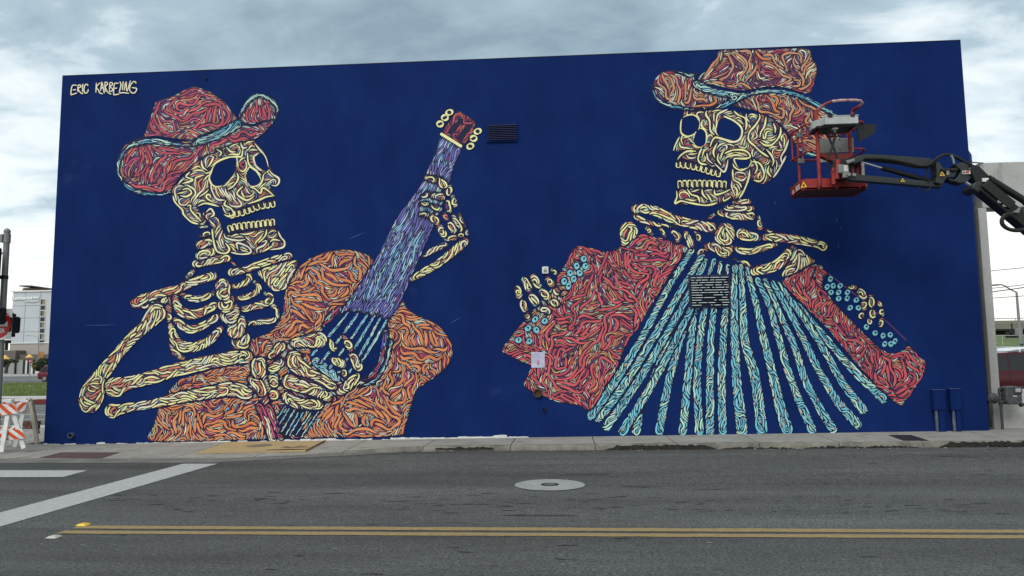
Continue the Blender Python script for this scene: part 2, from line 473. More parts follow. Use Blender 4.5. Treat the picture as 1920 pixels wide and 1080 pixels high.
# raised reflective markers at the start of the double line
def marker(u, v, label, col):
    p = G(u, v); g = MB(); w, d, h = 0.055, 0.05, 0.02
    g.add([(p.x-w, p.y-d, .004), (p.x+w, p.y-d, .004), (p.x+w, p.y+d, .004), (p.x-w, p.y+d, .004),
           (p.x-w*.55, p.y-d*.7, h), (p.x+w*.55, p.y-d*.7, h), (p.x+w*.55, p.y+d*.7, h), (p.x-w*.55, p.y+d*.7, h)],
          [(4,5,6,7), (0,1,5,4), (1,2,6,5), (2,3,7,6), (3,0,4,7)])
    return tag(g.build('road_marker', col, bevel=0.003), label, 'road marker')
marker(156, 985, 'yellow raised road marker at the left end of the upper yellow line', mat('marker_yellow', (0.72, 0.47, 0.05), 0.45))
marker(101, 1008, 'worn white raised road marker at the left end of the lower yellow line', mat('marker_white', (0.42, 0.40, 0.35), 0.6))

# short dark scars and pick-out marks in the asphalt
g = MB(); rr = random.Random(17)
def scar(x, y, l, w):
    a = rr.gauss(0, .12); n = 7; up = []; dn = []
    for k in range(n):
        s = (k / (n - 1) - .5) * l; hh = w * math.sin(math.pi * (k + .35) / (n - .3)) * rr.uniform(.35, 1)
        px_, py_ = x + s * math.cos(a), y + s * math.sin(a); z = zroad(px_, py_) + .004
        up.append((px_, py_ + hh, zroad(px_, py_ + hh) + .004)); dn.append((px_, py_ - hh * .7, zroad(px_, py_ - hh * .7) + .004))
    g.quad(*up, *dn[::-1])
for i in range(150):
    y = rr.choice((rr.uniform(8.0, 9.4), rr.uniform(8.2, 9.0), rr.uniform(4, 12.2))); scar(rr.uniform(-.62, .56) * y, y, rr.uniform(.05, .24), rr.uniform(.008, .024))
g.mat(1)
for u, v, l, w in ((1100, 891, .75, .06), (1010, 967, .8, .05), (1200, 913, .5, .08), (1330, 918, .7, .02), (640, 925, .6, .02), (760, 940, .5, .02), (1790, 862, .6, .05)):
    p = G(u, v); scar(p.x, p.y, l, w)
tag(g.build('asphalt_scars', [mat('scar_dark', (0.022, 0.021, 0.02), .95), mat('oil_stain', (0.040, 0.039, 0.037), .9, var=.35, scale=9)]), 'short dark scars and oily patches in the grey street surface', 'road scars', kind='stuff')

# manhole with its concrete collar
c = G(1031, 910); c.z = zroad(c.x, c.y)
mh = thing('manhole', (c.x, c.y, c.z), 'small round iron manhole lid in a pale concrete disc on the street', 'manhole')
rad = (G(1097, 910) - G(966, 910)).length / 2
g = MB(); n = 72; rr = random.Random(2)
ring = [rad * (1 + rr.uniform(-.012, .012)) for _ in range(n)]
g.add([(c.x + ring[i] * math.cos(i * 2 * math.pi / n), c.y + ring[i] * math.sin(i * 2 * math.pi / n) * 0.98, c.z + 0.007) for i in range(n)], [list(range(n))])
g.build('collar', concrete('collar_concrete', (0.34, 0.345, 0.33), 0.22, 3.0), mh)
r0 = 0.115
M_IRON = mat('cast_iron', (0.15, 0.147, 0.14), 0.7, metal=0.2, var=0.4, scale=40, bump=0.5, bscale=90)
g = MB()
for (ra, rb, za, zb) in ((0.080, 0.116, 0.012, 0.009),):
    for i in range(40):
        a, b = i * 2 * math.pi / 40, (i + 1) * 2 * math.pi / 40
        P = lambda r_, t, z: (c.x + r_ * math.cos(t), c.y + r_ * math.sin(t), c.z + z)
        g.quad(P(ra, a, za), P(rb, a, za), P(rb, b, za), P(ra, b, za)); g.quad(P(rb, a, za), P(rb, a, 0.007), P(rb, b, 0.007), P(rb, b, za))
g.build('lid_ring', mat('dark_iron', (0.018, 0.018, 0.018), 0.6, metal=0.4), mh)
g = MB(); g.add([(c.x + 0.078 * math.cos(i * math.pi / 16), c.y + 0.078 * math.sin(i * math.pi / 16), c.z + 0.0085) for i in range(32)], [list(range(32))])
for k in range(-3, 4):
    g.box((c.x - 0.05, c.y + k * 0.018 - 0.005, c.z + 0.009), (c.x + 0.05, c.y + k * 0.018 + 0.005, c.z + 0.015))
g.build('lid', M_IRON, mh)

# red tactile plate on the corner ramp
g = MB(); q = [G(75, 858, 0.014), G(150, 847.5, 0.014), G(225, 849, 0.014), G(190, 858.5, 0.014)]
def on_walk(u, v, dz):
    p = G(u, v, 0.02)
    for _ in range(6): p = G(u, v, zwalk(p.x, p.y) + dz)
    return p
q = [on_walk(72, 858.5, 0.014), on_walk(192, 858.5, 0.014), on_walk(226, 848, 0.014), on_walk(115, 848, 0.014)]
tac = thing('tactile_plate', q[0], 'dark red tactile paving plate on the kerb ramp below the pipe hole', 'tactile plate')
g.quad(*q); M_TAC = mat('tactile_red', (0.088, 0.048, 0.05), 0.8, var=0.3, scale=12)
g.build('plate', M_TAC, tac)
g = MB()
for i in range(34):
    for j in range(8):
        s, t = (i + .5) / 34, (j + .5) / 8
        p = q[0].lerp(q[1], s).lerp(q[3].lerp(q[2], s), t); w = 0.011
        g.add([p + Vector((-w,-w,.001)), p + Vector((w,-w,.001)), p + Vector((w,w,.001)), p + Vector((-w,w,.001)), p + Vector((0,0,.007))], [(0,1,4),(1,2,4),(2,3,4),(3,0,4)])
d_ = g.build('stud', M_TAC, tac); d_['kind'] = 'stuff'

# plywood sheet lying on the pavement with a split strip
q = [on_walk(366, 850.5, 0.016), on_walk(573, 847.5, 0.016), on_walk(610, 827.5, 0.016), on_walk(430, 829.5, 0.016)]
ply = thing('plywood_sheet', q[0], 'yellowish plywood sheet with a split edge lying on the pavement below the guitar', 'plywood')
M_PLY = mat('plywood', (0.38, 0.275, 0.14), 0.75, var=0.28, scale=3.5, stretch=(1.0, 9, 1), detail=9)
g = MB(); g.prism(q, (0, 0, 0.014)); g.build('sheet', M_PLY, ply)
g = MB()
def lp(s, t, dz=0.016): return q[0].lerp(q[1], s).lerp(q[3].lerp(q[2], s), t) + Vector((0, 0, dz))
for (s0, s1, t0, t1) in ((.60, .99, .13, .20), (.68, .98, .34, .38), (.78, .93, .44, .47), (.66, .78, .40, .43)):
    g.quad(lp(s0, t0), lp(s1, t0 + .02), lp(s1 - .02, t1), lp((s0 + s1) / 2, t1 + .02), lp(s0 + .01, t1 - .03))
g.build('split', mat('split_dark', (0.05, 0.025, 0.012), 0.9), ply)
g = MB(); g.quad(*[lp(.42 + .12 * math.cos(a), .6 + .14 * math.sin(a) + .03 * math.cos(a), 0.0155) for a in [k * math.pi / 8 for k in range(16)]])
g.build('stain', mat('ply_stain', (0.10, 0.09, 0.10), 0.8, col2=(0.30, 0.21, 0.11), scale=9), ply)
g = MB(); a, b = lp(.995, .05, .02), lp(1.0, 1.0, .02); g.beam(a, b, 0.012, 0.014)
g.build('edge', mat('ply_edge', (0.09, 0.06, 0.03), 0.8), ply)

# dark steel hatch in the pavement
q = [on_walk(1694, 826.2, 0.013), on_walk(1742, 826.2, 0.013), on_walk(1708, 815.8, 0.013), on_walk(1666, 816, 0.013)]
ht = thing('pavement_hatch', q[0], 'dark rectangular steel hatch set in the pavement left of the blue cabinets', 'hatch')
g = MB(); g.prism(q, (0, 0, 0.004)); g.build('plate', mat('hatch_steel', (0.028, 0.03, 0.036), 0.55, metal=0.3, var=0.3, scale=8), ht)
for s in (.12, .86):
    g = MB(); p = q[0].lerp(q[1], s).lerp(q[3].lerp(q[2], s), .5); g.box(p + Vector((-.03, -.02, .005)), p + Vector((.03, .02, .009)))
    g.build('lifting_slot', M_TAR, ht)
# ------------------------------------------------------------------ the painted building
def W(u, v, off=0.0):
    p = A(u, v, D); return Vector((p.x, p.y - off, p.z))
XL, XR = W(100, 490).x, W(1828, 440).x
XL = (W(117, 143).x + W(82, 835).x) / 2; XR = (W(1801, 76).x + W(1855, 808).x) / 2
ZT = (W(117, 143).z + W(1801, 76).z) / 2
bld = thing('mural_building', (0, D, 0), 'windowless navy building whose street wall carries a mural of two skeleton musicians in hats', 'building')

def wall_paint():
    m = bpy.data.materials.new('navy_wall_paint'); m.use_nodes = True
    t = m.node_tree; b = t.nodes['Principled BSDF']; b.inputs['Roughness'].default_value = 0.7
    b.inputs['Specular IOR Level'].default_value = 0.03
    co = t.nodes.new('ShaderNodeTexCoord')
    def noise(s, d, st=(1,1,1), rg=0.6):
        mp = t.nodes.new('ShaderNodeMapping'); mp.inputs['Scale'].default_value = st
        t.links.new(co.outputs['Object'], mp.inputs[0])
        n = t.nodes.new('ShaderNodeTexNoise'); n.inputs['Scale'].default_value = s; n.inputs['Detail'].default_value = d; n.inputs['Roughness'].default_value = rg
        t.links.new(mp.outputs[0], n.inputs['Vector']); return n.outputs['Fac']
    def ramp(f, p0, p1, c0, c1):
        r = t.nodes.new('ShaderNodeValToRGB'); r.color_ramp.elements[0].position = p0; r.color_ramp.elements[1].position = p1
        r.color_ramp.elements[0].color = (*c0, 1); r.color_ramp.elements[1].color = (*c1, 1); t.links.new(f, r.inputs[0]); return r.outputs[0]
    x = ramp(noise(0.35, 5), 0.3, 0.7, (0.0056, 0.0182, 0.093), (0.0078, 0.0250, 0.122))
    y = ramp(noise(1.6, 8, (1.0, 1, 0.55)), 0.32, 0.72, (0.84, 0.85, 0.87), (1.16, 1.15, 1.12))
    n = t.nodes.new('ShaderNodeMixRGB'); n.blend_type = 'MULTIPLY'; n.inputs[0].default_value = 1; t.links.new(x, n.inputs[1]); t.links.new(y, n.inputs[2])
    # chalky scuffs
    sc = ramp(noise(1.1, 9, (1.0, 1, 1.5), 0.68), 0.655, 0.80, (0, 0, 0), (0.5, 0.5, 0.5))
    n2 = t.nodes.new('ShaderNodeMixRGB'); t.links.new(sc, n2.inputs[0]); t.links.new(n.outputs[0], n2.inputs[1]); n2.inputs[2].default_value = (0.030, 0.055, 0.15, 1)
    t.links.new(n2.outputs[0], b.inputs['Base Color'])
    bp = t.nodes.new('ShaderNodeBump'); bp.inputs['Strength'].default_value = 0.25; bp.inputs['Distance'].default_value = 0.015
    t.links.new(noise(14, 7), bp.inputs['Height']); t.links.new(bp.outputs[0], b.inputs['Normal'])
    MATS['navy_wall_paint'] = m
    return m
M_NAVY = wall_paint()
M_NAVY2 = mat('navy_metal_paint', (0.0075, 0.020, 0.102), 0.45, var=0.15, scale=5, bump=0.1)
# street wall: a grid whose top edge waves by a centimetre
g = MB(); n = 60; rr = random.Random(9)
top = [(XL + (XR - XL) * i / n, ZT + rr.uniform(-.004, .004) * (0 < i < n)) for i in range(n + 1)]
pts = [(XL, D, zwall(XL) - 0.1)] + [(XR, D, zwall(XR) - 0.1)] + [(x, D, z) for x, z in reversed(top)]
g.prism(pts, (0, 0.25, 0)); g.build('street_wall', M_NAVY, bld)
g = MB(); g.box((XL - .004, D - .004, ZT + .006), (XR + .004, D + .24, ZT + .018)); g.build('coping', mat('coping_navy', (0.006, 0.012, 0.045), .6), bld)
M_SIDE = mat('side_wall_render', (0.10, 0.115, 0.16), 0.9, scale=2)
DEP = 16.0
g = MB(); g.box((XL, D + 0.252, -0.1), (XL + 0.25, D + DEP, ZT - 0.05)); g.build('side_wall', M_SIDE, bld)
g = MB(); g.box((XR - 0.25, D + 0.252, -0.1), (XR, D + DEP, ZT - 0.05)); g.build('side_wall', M_SIDE, bld)
g = MB(); g.box((XL + .252, D + DEP - 0.25, -0.1), (XR - .252, D + DEP, ZT - 0.05)); g.build('rear_wall', M_SIDE, bld)
g = MB(); g.box((XL + .252, D + 0.252, ZT - 0.6), (XR - .252, D + DEP - .252, ZT - 0.4)); g.build('roof', mat('roof_felt', (0.12, 0.12, 0.12), 0.95), bld)
# downspout with a slanted conductor head, on the right flank
yb = D + 0.22
g = MB()
hp = [(XR + .002, yb, A(1819, 262, yb).z), (XR + .17, yb, A(1832, 290, yb).z), (XR + .17, yb, 4.6), (XR + .002, yb, 4.6)]
g.prism(hp, (0, 0.22, 0)); cond = g.build('conductor_head', M_NAVY2, bld)
M_BLK = mat('black_metal', (0.012, 0.012, 0.014), 0.5, var=0.3)
g = MB(); g.box((XR + .015, yb + .02, 2.2), (XR + .165, yb + .2, 4.598)); g.build('downspout', mat('downspout_navy', (0.007, 0.014, 0.05), 0.5), bld)
g = MB(); g.box((XR + .02, yb + .025, 0.42), (XR + .16, yb + .19, 2.199)); g.build('downspout_boot', M_BLK, bld)
g = MB(); g.box((XR + .01, yb + .01, 0.25), (XR + .185, yb + .21, 0.419)); g.build('downspout_shoe', M_BLK, bld, bevel=.01)
# unpainted ragged strip at the foot of the wall
g = MB(); rr = random.Random(4); x = XL
while x < -0.95:
    w = rr.uniform(.06, .28); z0 = zwall(x) - 0.01; h = abs(rr.gauss(0.022, 0.016)) + 0.006
    if x < -7.2: h *= .55
    if rr.random() < .85:
        h2 = h + rr.uniform(-.012, .012)
        g.quad((x, D - .004, z0), (x + w, D - .004, z0 + w * .0111), (x + w, D - .004, z0 + .02 + max(.003, h2)), (x + w * rr.uniform(.3, .7), D - .004, z0 + .02 + h + rr.uniform(-.01, .015)), (x, D - .004, z0 + .02 + h))
    x += w + .001
g.build('bare_strip', mat('bare_plaster', (0.60, 0.60, 0.58), 0.9, var=.2, scale=9), bld)['kind'] = 'stuff'
# louvred vents
def vent(u0, v0, u1, v1, n, ms, slope=0.0, zig=False):
    p0 = W(u0, v1); p1 = W(u1, v0)
    g = MB(); x0, x1, z0, z1 = p0.x, p1.x, p0.z, p1.z; f = 0.03
    g.box((x0 - f, D - .03, z0 - f), (x1 + f, D + .001, z0)); g.box((x0 - f, D - .03, z1), (x1 + f, D + .001, z1 + f))
    g.box((x0 - f, D - .03, z0 + .001), (x0, D + .001, z1 - .001)); g.box((x1, D - .03, z0 + .001), (x1 + f, D + .001, z1 - .001))
    fr = g.build('vent_frame', ms[0], bld)
    g = MB(); g.quad((x0, D - .006, z0), (x1, D - .006, z0), (x1, D - .006, z1), (x0, D - .006, z1)); g.build('vent_back', ms[1], fr)
    rv = random.Random(6)
    for i in range(n):
        z = z0 + (z1 - z0) * (i + .5) / n; h = (z1 - z0) / n
        g = MB(); g.prism([(x0, D - .012, z + h * .38), (x0, D - .018, z + h * .42), (x0, D - .058, z - h * .22), (x0, D - .052, z - h * .28)], (x1 - x0, 0, 0))
        if zig:                                # broken pale strips along the blade edges
            g.mat(1); x = x0 + .02
            while x < x1 - .05:
                w = rv.uniform(.03, .22)
                if (x - x0) / (x1 - x0) % .34 < .32: g.box((x, D - .066, z - h * .20), (min(x + w, x1 - .01), D - .0585, z + h * .06))
                x += w + rv.uniform(.008, .05)
        g.build('slat', ms[2:], fr)
M_VB = mat('vent_dark', (0.006, 0.008, 0.028), 0.9)
vent(915, 233, 968, 265, 9, [M_NAVY, M_VB, mat('louvre_navy', (0.05, 0.06, 0.15), 0.6)])
vent(1295, 517.5, 1365, 575, 12, [mat('vent_rim', (0.012, 0.016, 0.06), 0.6), M_VB, mat('louvre_dark', (0.014, 0.016, 0.04), 0.6), mat('louvre_white', (0.50, 0.58, 0.60), 0.7)], zig=True)
# pipe openings and stubs
def stub(u, v, r, mrim, mcore, length=.07):
    p = W(u, v); g = MB()
    k = 20
    ring = [Vector((math.cos(i * 2 * math.pi / k), 0, math.sin(i * 2 * math.pi / k))) for i in range(k)]
    for i in range(k):
        a, b = ring[i], ring[(i + 1) % k]
        g.quad(p + a * r, p + b * r, p + b * r + Vector((0, -length, 0)), p + a * r + Vector((0, -length, 0)))
        g.quad(p + a * r + Vector((0, -length, 0)), p + b * r + Vector((0, -length, 0)), p + b * r * .78 + Vector((0, -length, 0)), p + a * r * .78 + Vector((0, -length, 0)))
        g.quad(p + a * r * .78 + Vector((0, -length, 0)), p + b * r * .78 + Vector((0, -length, 0)), p + b * r * .78 + Vector((0, -.004, 0)), p + a * r * .78 + Vector((0, -.004, 0)))
    o = g.build('pipe_stub', mrim, bld, smooth=True)
    g = MB(); g.add([p + a * r * .78 + Vector((0, -length * .35, 0)) for a in ring], [list(range(k))]); g.build('pipe_bore', mcore, o)
    return o
M_HOLE = mat('hole_black', (0.003, 0.003, 0.003), 0.9)
stub(135, 816, 0.055, mat('pipe_rim', (0.10, 0.12, 0.18), 0.6), M_HOLE)
stub(1020, 768, 0.04, M_NAVY2, M_HOLE, .05)
o = stub(1008, 737, 0.085, mat('rust_brown', (0.055, 0.038, 0.018), 0.8, var=.5, scale=20, bump=.4), mat('rust_core', (0.06, 0.042, 0.02), 0.85, var=.5, scale=30), .06)
stub(387, 148, 0.022, M_NAVY2, M_HOLE, .03)
stub(1019, 738, 0.006, M_NAVY2, M_HOLE, .02)

# little white box on the wall
p = W(1022.5, 507)
g = MB(); g.box((p.x - .065, D - .05, p.z - .072), (p.x + .065, D - .0005, p.z + .072))
jb = thing('junction_box', (p.x, D, p.z), 'small white socket box on the wall above the left painted hand', 'socket box')
g.build('case', mat('white_plastic', (0.62, 0.62, 0.58), 0.5), jb, bevel=.012)
g = MB(); g.box((p.x - .03, D - .056, p.z - .04), (p.x + .03, D - .0505, p.z + .012)); g.box((p.x - .02, D - .056, p.z + .025), (p.x + .02, D - .0505, p.z + .037))
g.build('flap', mat('grey_plastic', (0.22, 0.22, 0.21), 0.5), jb, bevel=.003)
# notice with a red arrow
p = W(1009, 675)
sg = thing('notice', (p.x, D, p.z), 'pale square notice with a small red arrow pointing down, on the painted accordion', 'notice')
g = MB(); g.box((p.x - .135, D - .022, p.z - .155), (p.x + .135, D - .0005, p.z + .155)); g.build('plate', mat('notice_pale', (0.46, 0.47, 0.60), 0.5, var=.25, scale=5), sg, bevel=.006)
g = MB(); z = p.z - .06; f = D - .0245
g.quad((p.x - .009, f, z - .0), (p.x + .009, f, z - .0), (p.x + .009, f, z + .06), (p.x - .009, f, z + .06)); g.quad((p.x - .035, f, z + .012), (p.x, f, z - .035), (p.x + .035, f, z + .012), (p.x, f, z - .005))
g.build('arrow', mat('notice_red', (0.55, 0.02, 0.03), 0.5), sg)
# two navy cabinets standing against the wall
for (u0, u1, v0, um, label) in ((1743, 1768, 731, 1752, 'navy painted meter cabinet by the wall foot, left one of the pair'), (1775, 1797, 729, 1779, 'navy painted meter cabinet by the wall foot, right one of the pair')):
    a = W(u0, v0); b = W(u1, 769); zb = zwall(a.x) + 0.012
    cab = thing('meter_cabinet', ((a.x + b.x) / 2, D, zb), label, 'cabinet', 'navy cabinets at the wall foot')
    g = MB(); g.box((a.x, D - .13, b.z), (b.x, D - .002, a.z)); g.build('case', M_NAVY, cab, bevel=.008)
    g = MB(); g.box((a.x - .006, D - .14, a.z + .0005), (b.x + .006, D - .003, a.z + .012)); g.build('lid', mat('navy_chipped', (0.012, 0.026, 0.10), 0.6, col2=(0.07, 0.09, 0.17), scale=18), cab, bevel=.004)
    g = MB(); g.tube([(a.x + .05, D - .09, zb), (a.x + .05, D - .09, b.z)], .03, 10); g.build('conduit', mat('conduit_worn', (0.012, 0.028, 0.10), 0.6, col2=(0.13, 0.15, 0.2), scale=9), cab, smooth=True)
    g = MB(); g.box((a.x + .09, D - .12, zb), (b.x - .02, D - .002, b.z - .001)); g.build('base_duct', M_NAVY, cab, bevel=.006)
    g = MB(); g.box((a.x + .02, D - .135, b.z + .03), (b.x - .02, D - .1305, a.z - .04)); g.build('door', M_NAVY, cab)

# ------------------------------------------------------------------ the mural
PAINT = {
 'cream': (238, 230, 164), 'bone': (228, 222, 190), 'mint': (178, 222, 205), 'white': (222, 230, 228), 'salmon': (216, 134, 108),
 'orange': (214, 138, 90), 'tan': (196, 138, 104), 'gold': (222, 166, 104), 'coral': (202, 88, 94), 'crimson': (180, 74, 90),
 'pink': (192, 82, 120), 'plum': (116, 64, 102), 'violet': (104, 100, 170), 'lilac': (134, 134, 194), 'sky': (146, 194, 222),
 'cyan': (122, 194, 210), 'teal': (80, 158, 182), 'grey': (148, 150, 152), 'umber': (112, 80, 78), 'rust': (206, 124, 80), 'slate': (92, 118, 168), 'ink': (15, 18, 54), 'navy': (17, 28, 86), 'deep': (12, 20, 66)}
PK = list(PAINT)
PM = [mat('paint_' + k, srgb(*PAINT[k]), 0.6, var=0.10, scale=4, bump=0.08, bscale=25, spec=0.25) for k in PK]
PM[PK.index('navy')] = M_NAVY
PI = {k: i for i, k in enumerate(PK)}

S = 2
OH, OW = 1080 * S, 1920 * S
own = np.zeros((OH, OW), np.int16)
def crom(pts, closed, k=5):
    p = np.array(pts, float); n = len(p); out = []
    rng_ = range(n) if closed else range(n - 1)
    for i in rng_:
        if closed: a, b, c, d = p[(i-1) % n], p[i], p[(i+1) % n], p[(i+2) % n]
        else: a, b, c, d = p[max(i-1, 0)], p[i], p[i+1], p[min(i+2, n-1)]
        for t in np.arange(k) / k:
            out.append(.5 * ((2*b) + (c-a)*t + (2*a-5*b+4*c-d)*t*t + (3*b-a-3*c+d)*t**3))
    if not closed: out.append(p[-1])
    return np.array(out)
def raster_poly(poly):
    p = poly * S
    x0, y0 = np.floor(p.min(0)).astype(int) - 2; x1, y1 = np.ceil(p.max(0)).astype(int) + 2
    x0, y0 = max(x0, 0), max(y0, 0); x1, y1 = min(x1, OW), min(y1, OH)
    X = np.arange(x0, x1) + .5; Y = np.arange(y0, y1) + .5
    m = np.zeros((len(Y), len(X)), bool)
    for a, b in zip(p, np.roll(p, -1, 0)):
        if a[1] == b[1]: continue
        r = np.nonzero((a[1] > Y) != (b[1] > Y))[0]
        if len(r) == 0: continue
        xi = a[0] + (Y[r] - a[1]) * (b[0] - a[0]) / (b[1] - a[1])
        m[r] ^= X[None, :] >= xi[:, None]
    return m, x0, y0
def raster_rope(P, Rr):
    x0, y0 = np.floor((P - Rr[:, None]).min(0) * S).astype(int) - 2; x1, y1 = np.ceil((P + Rr[:, None]).max(0) * S).astype(int) + 2
    x0, y0 = max(x0, 0), max(y0, 0); x1, y1 = min(x1, OW), min(y1, OH)
    m = np.zeros((y1 - y0, x1 - x0), bool)
    Y, X = np.mgrid[y0:y1, x0:x1]
    for (a, b), r in zip(P * S - .5, Rr * S):
        i0, i1 = max(int(b - r) - 1 - y0, 0), int(b + r) + 2 - y0; j0, j1 = max(int(a - r) - 1 - x0, 0), int(a + r) + 2 - x0
        m[i0:i1, j0:j1] |= (X[i0:i1, j0:j1] - a) ** 2 + (Y[i0:i1, j0:j1] - b) ** 2 <= r * r
    return m, x0, y0
def erode(m, k):
    m = m.copy()
    for _ in range(k):
        q = m.copy(); q[1:] &= m[:-1]; q[:-1] &= m[1:]; q[:, 1:] &= m[:, :-1]; q[:, :-1] &= m[:, 1:]
        q[0] = q[-1] = False; q[:, 0] = q[:, -1] = False; m = q
    return m
def blur(a, r):
    for _ in range(3):
        for ax in (0, 1):
            c = np.cumsum(np.pad(a, [(r + 1, r) if i == ax else (0, 0) for i in (0, 1)], mode='edge'), axis=ax)
            a = (np.take(c, range(2*r+1, c.shape[ax]), axis=ax) - np.take(c, range(0, c.shape[ax]-2*r-1), axis=ax)) / (2*r+1)
    return a
def smooth_noise(h, w, sc):
    gh, gw = int(h / sc) + 3, int(w / sc) + 3
    z = RNG.normal(size=(gh, gw)) + 1j * RNG.normal(size=(gh, gw))
    y = np.arange(h) / sc; x = np.arange(w) / sc
    yi = y.astype(int); xi = x.astype(int); fy = y - yi; fx = x - xi
    fy = (fy*fy*(3-2*fy))[:, None]; fx = (fx*fx*(3-2*fx))[None, :]
    g_ = lambda a, b: z[np.ix_(yi + a, xi + b)]
    return (g_(0,0)*(1-fy)*(1-fx) + g_(0,1)*(1-fy)*fx + g_(1,0)*fy*(1-fx) + g_(1,1)*fy*fx)

# a style: base paint, field weights and passes of brush strokes (half width, gap, shortest, longest, colours, edge only?)
def brush(thick, a, b, f, edge=None, cov=.2, ew=1.2, ml=110):
    p = [(ew, .6, 16, 95, edge, True, 1.0)] if edge else []
    thick *= .82; bone = ml < 50
    return p + [(thick, .7, 16 if bone else 26, ml * 1.2, a, False, cov), (.98, .5, 12 if bone else 18, 84, b, False, .19), (.7, .42, 9 if bone else 13, 66, f + ' ' + f + ' ' + b, False, .24), (.46, .36, 6, 40, f, False, 1.0)]
BONE = dict(base='ink', wb=2.2, wn=1.0, ns=15, br=6, wig=.45, passes=brush(1.65, 'cream cream cream salmon', 'salmon tan bone plum salmon tan', 'salmon tan grey umber plum mint bone slate', 'cream bone cream', .20, 1.25, 44))
SKULL = dict(base='ink', wb=1.6, wn=1.1, ns=24, br=5, wig=.5, passes=brush(1.5, 'salmon salmon crimson cream', 'salmon tan plum salmon umber', 'salmon bone umber grey plum mint slate tan', 'cream bone cream', .07, 1.2, 60))
HAT_RED = dict(base='ink', wb=1.0, wn=1.15, ns=34, br=7, wig=.62, passes=brush(2.2, 'coral crimson crimson crimson', 'crimson plum salmon pink plum tan', 'tan mint bone grey plum white salmon umber', cov=.21))
HAT_TAN = dict(base='ink', wb=1.0, wn=1.15, ns=28, br=7, wig=.66, passes=brush(2.1, 'tan tan rust tan', 'tan plum crimson umber bone plum', 'tan mint bone plum white umber grey bone', cov=.2))
BRIM = dict(base='ink', wb=3.5, wn=.55, ns=18, br=4, wig=.35, passes=brush(1.4, 'cyan mint teal mint', 'mint cyan teal sky', 'white mint teal grey', cov=.3))
WOOD = dict(base='ink', wb=1.1, wn=1.1, ns=30, br=8, wig=.75, passes=brush(2.7, 'orange orange rust', 'crimson tan pink salmon plum bone tan', 'bone cream plum tan white sky crimson bone', 'orange rust tan', .25, 1.4, 130))
CORAL = dict(base='ink', wb=1.0, wn=1.0, ns=30, br=8, wig=.62, passes=brush(2.35, 'coral coral coral crimson', 'coral plum tan gold umber plum tan', 'gold white mint plum tan bone grey bone', 'coral coral crimson', .22, 1.3, 120))
BELLOWS = dict(base='ink', wb=2.6, wn=.8, ns=17, br=4, wig=.5, passes=brush(2.1, 'cyan cyan cyan teal', 'cyan teal mint cyan', 'mint white cyan bone cyan', 'cyan cyan mint', .34, 1.3, 60))
NECK = dict(base='ink', wb=.5, wn=.42, ns=14, br=5, wig=.22, passes=brush(1.25, 'sky slate lilac violet sky', 'slate sky violet lilac sky plum', 'slate sky mint violet white', 'violet violet lilac', .2, 1.2, 60))
STRING = dict(base='deep', wb=4, wn=.2, ns=10, br=3, wig=.12, passes=[(.95, .25, 12, 46, 'cyan sky mint', False, 1), (.6, .25, 5, 30, 'mint white cyan sky', False, 1)])
FRET = dict(base='ink', wb=4, wn=.3, ns=14, br=4, wig=.2, passes=brush(1.5, 'crimson pink bone', 'bone crimson cream plum', 'bone plum tan grey', cov=.35))
ROSE = dict(base='ink', wb=4, wn=.4, ns=12, br=4, wig=.3, passes=brush(1.3, 'crimson pink violet', 'plum cyan violet mint', 'mint sky plum', cov=.35))
HEAD = dict(base='ink', wb=2, wn=.5, ns=18, br=4, wig=.4, passes=brush(1.4, 'crimson coral crimson', 'coral crimson pink plum', 'plum tan crimson salmon', 'crimson coral', .35))
PLAIN = dict(base='navy', passes=[])
SOCKET = dict(base='navy', passes=[])

REG = []                                        # top layer first
def Z(ox, oy, s):
    """coordinates read in an enlarged crop of the photograph"""
    return lambda *pts: [(ox + x / s, oy + y / s) for x, y in pts]
def poly(fig, name, pts, st, sharp=False, ang=None, k=5):
    P = np.array(pts, float) if sharp else crom(pts, True, k)
    REG.append((fig, name, 'poly', P, None, st, ang))
def rope(fig, name, pts, rad, st, ang=None):
    rad = rad if isinstance(rad, (list, tuple)) else [rad] * len(pts)
    if len(pts) == 1: pts = [pts[0], (pts[0][0] + .6, pts[0][1] + .6)]; rad = [rad[0], rad[0]]
    Q = crom([(x, y, r) for (x, y), r in zip(pts, rad)], False, 8)
    # resample about every pixel
    d = np.r_[0, np.cumsum(np.hypot(*np.diff(Q[:, :2], axis=0).T))]
    n = max(3, int(d[-1] / 1.2)); t = np.linspace(0, d[-1], n)
    Q = np.stack([np.interp(t, d, Q[:, k]) for k in range(3)], 1)
    REG.append((fig, name, 'rope', Q[:, :2], Q[:, 2], st, ang))
def zrope(fig, name, z, s, pts, rad, st, ang=None):
    rad = rad if isinstance(rad, (list, tuple)) else [rad] * len(pts)
    if st is BONE: rad = [r * 1.03 + .4 * s for r in rad]
    rope(fig, name, z(*pts), [r / s for r in rad], st, ang)
RINGS = []                                      # fig, name, centre, rx, ry, tilt, colour, half width
def ringat(fig, name, c, rx, ry, tilt, colr, hw): RINGS.append((fig, name, c, rx, ry, tilt, colr, hw))
# ---- guitarist (left figure), traced in enlarged crops
g1 = 'painted_guitarist'
z1, z2, z3, z4, z5, z6, z7, z8 = Z(200,140,5.333), Z(300,260,4.5), Z(660,190,4.911), Z(640,400,4.911), Z(230,470,4.909), Z(130,560,3.857), Z(460,600,4.5), Z(500,450,4.695)
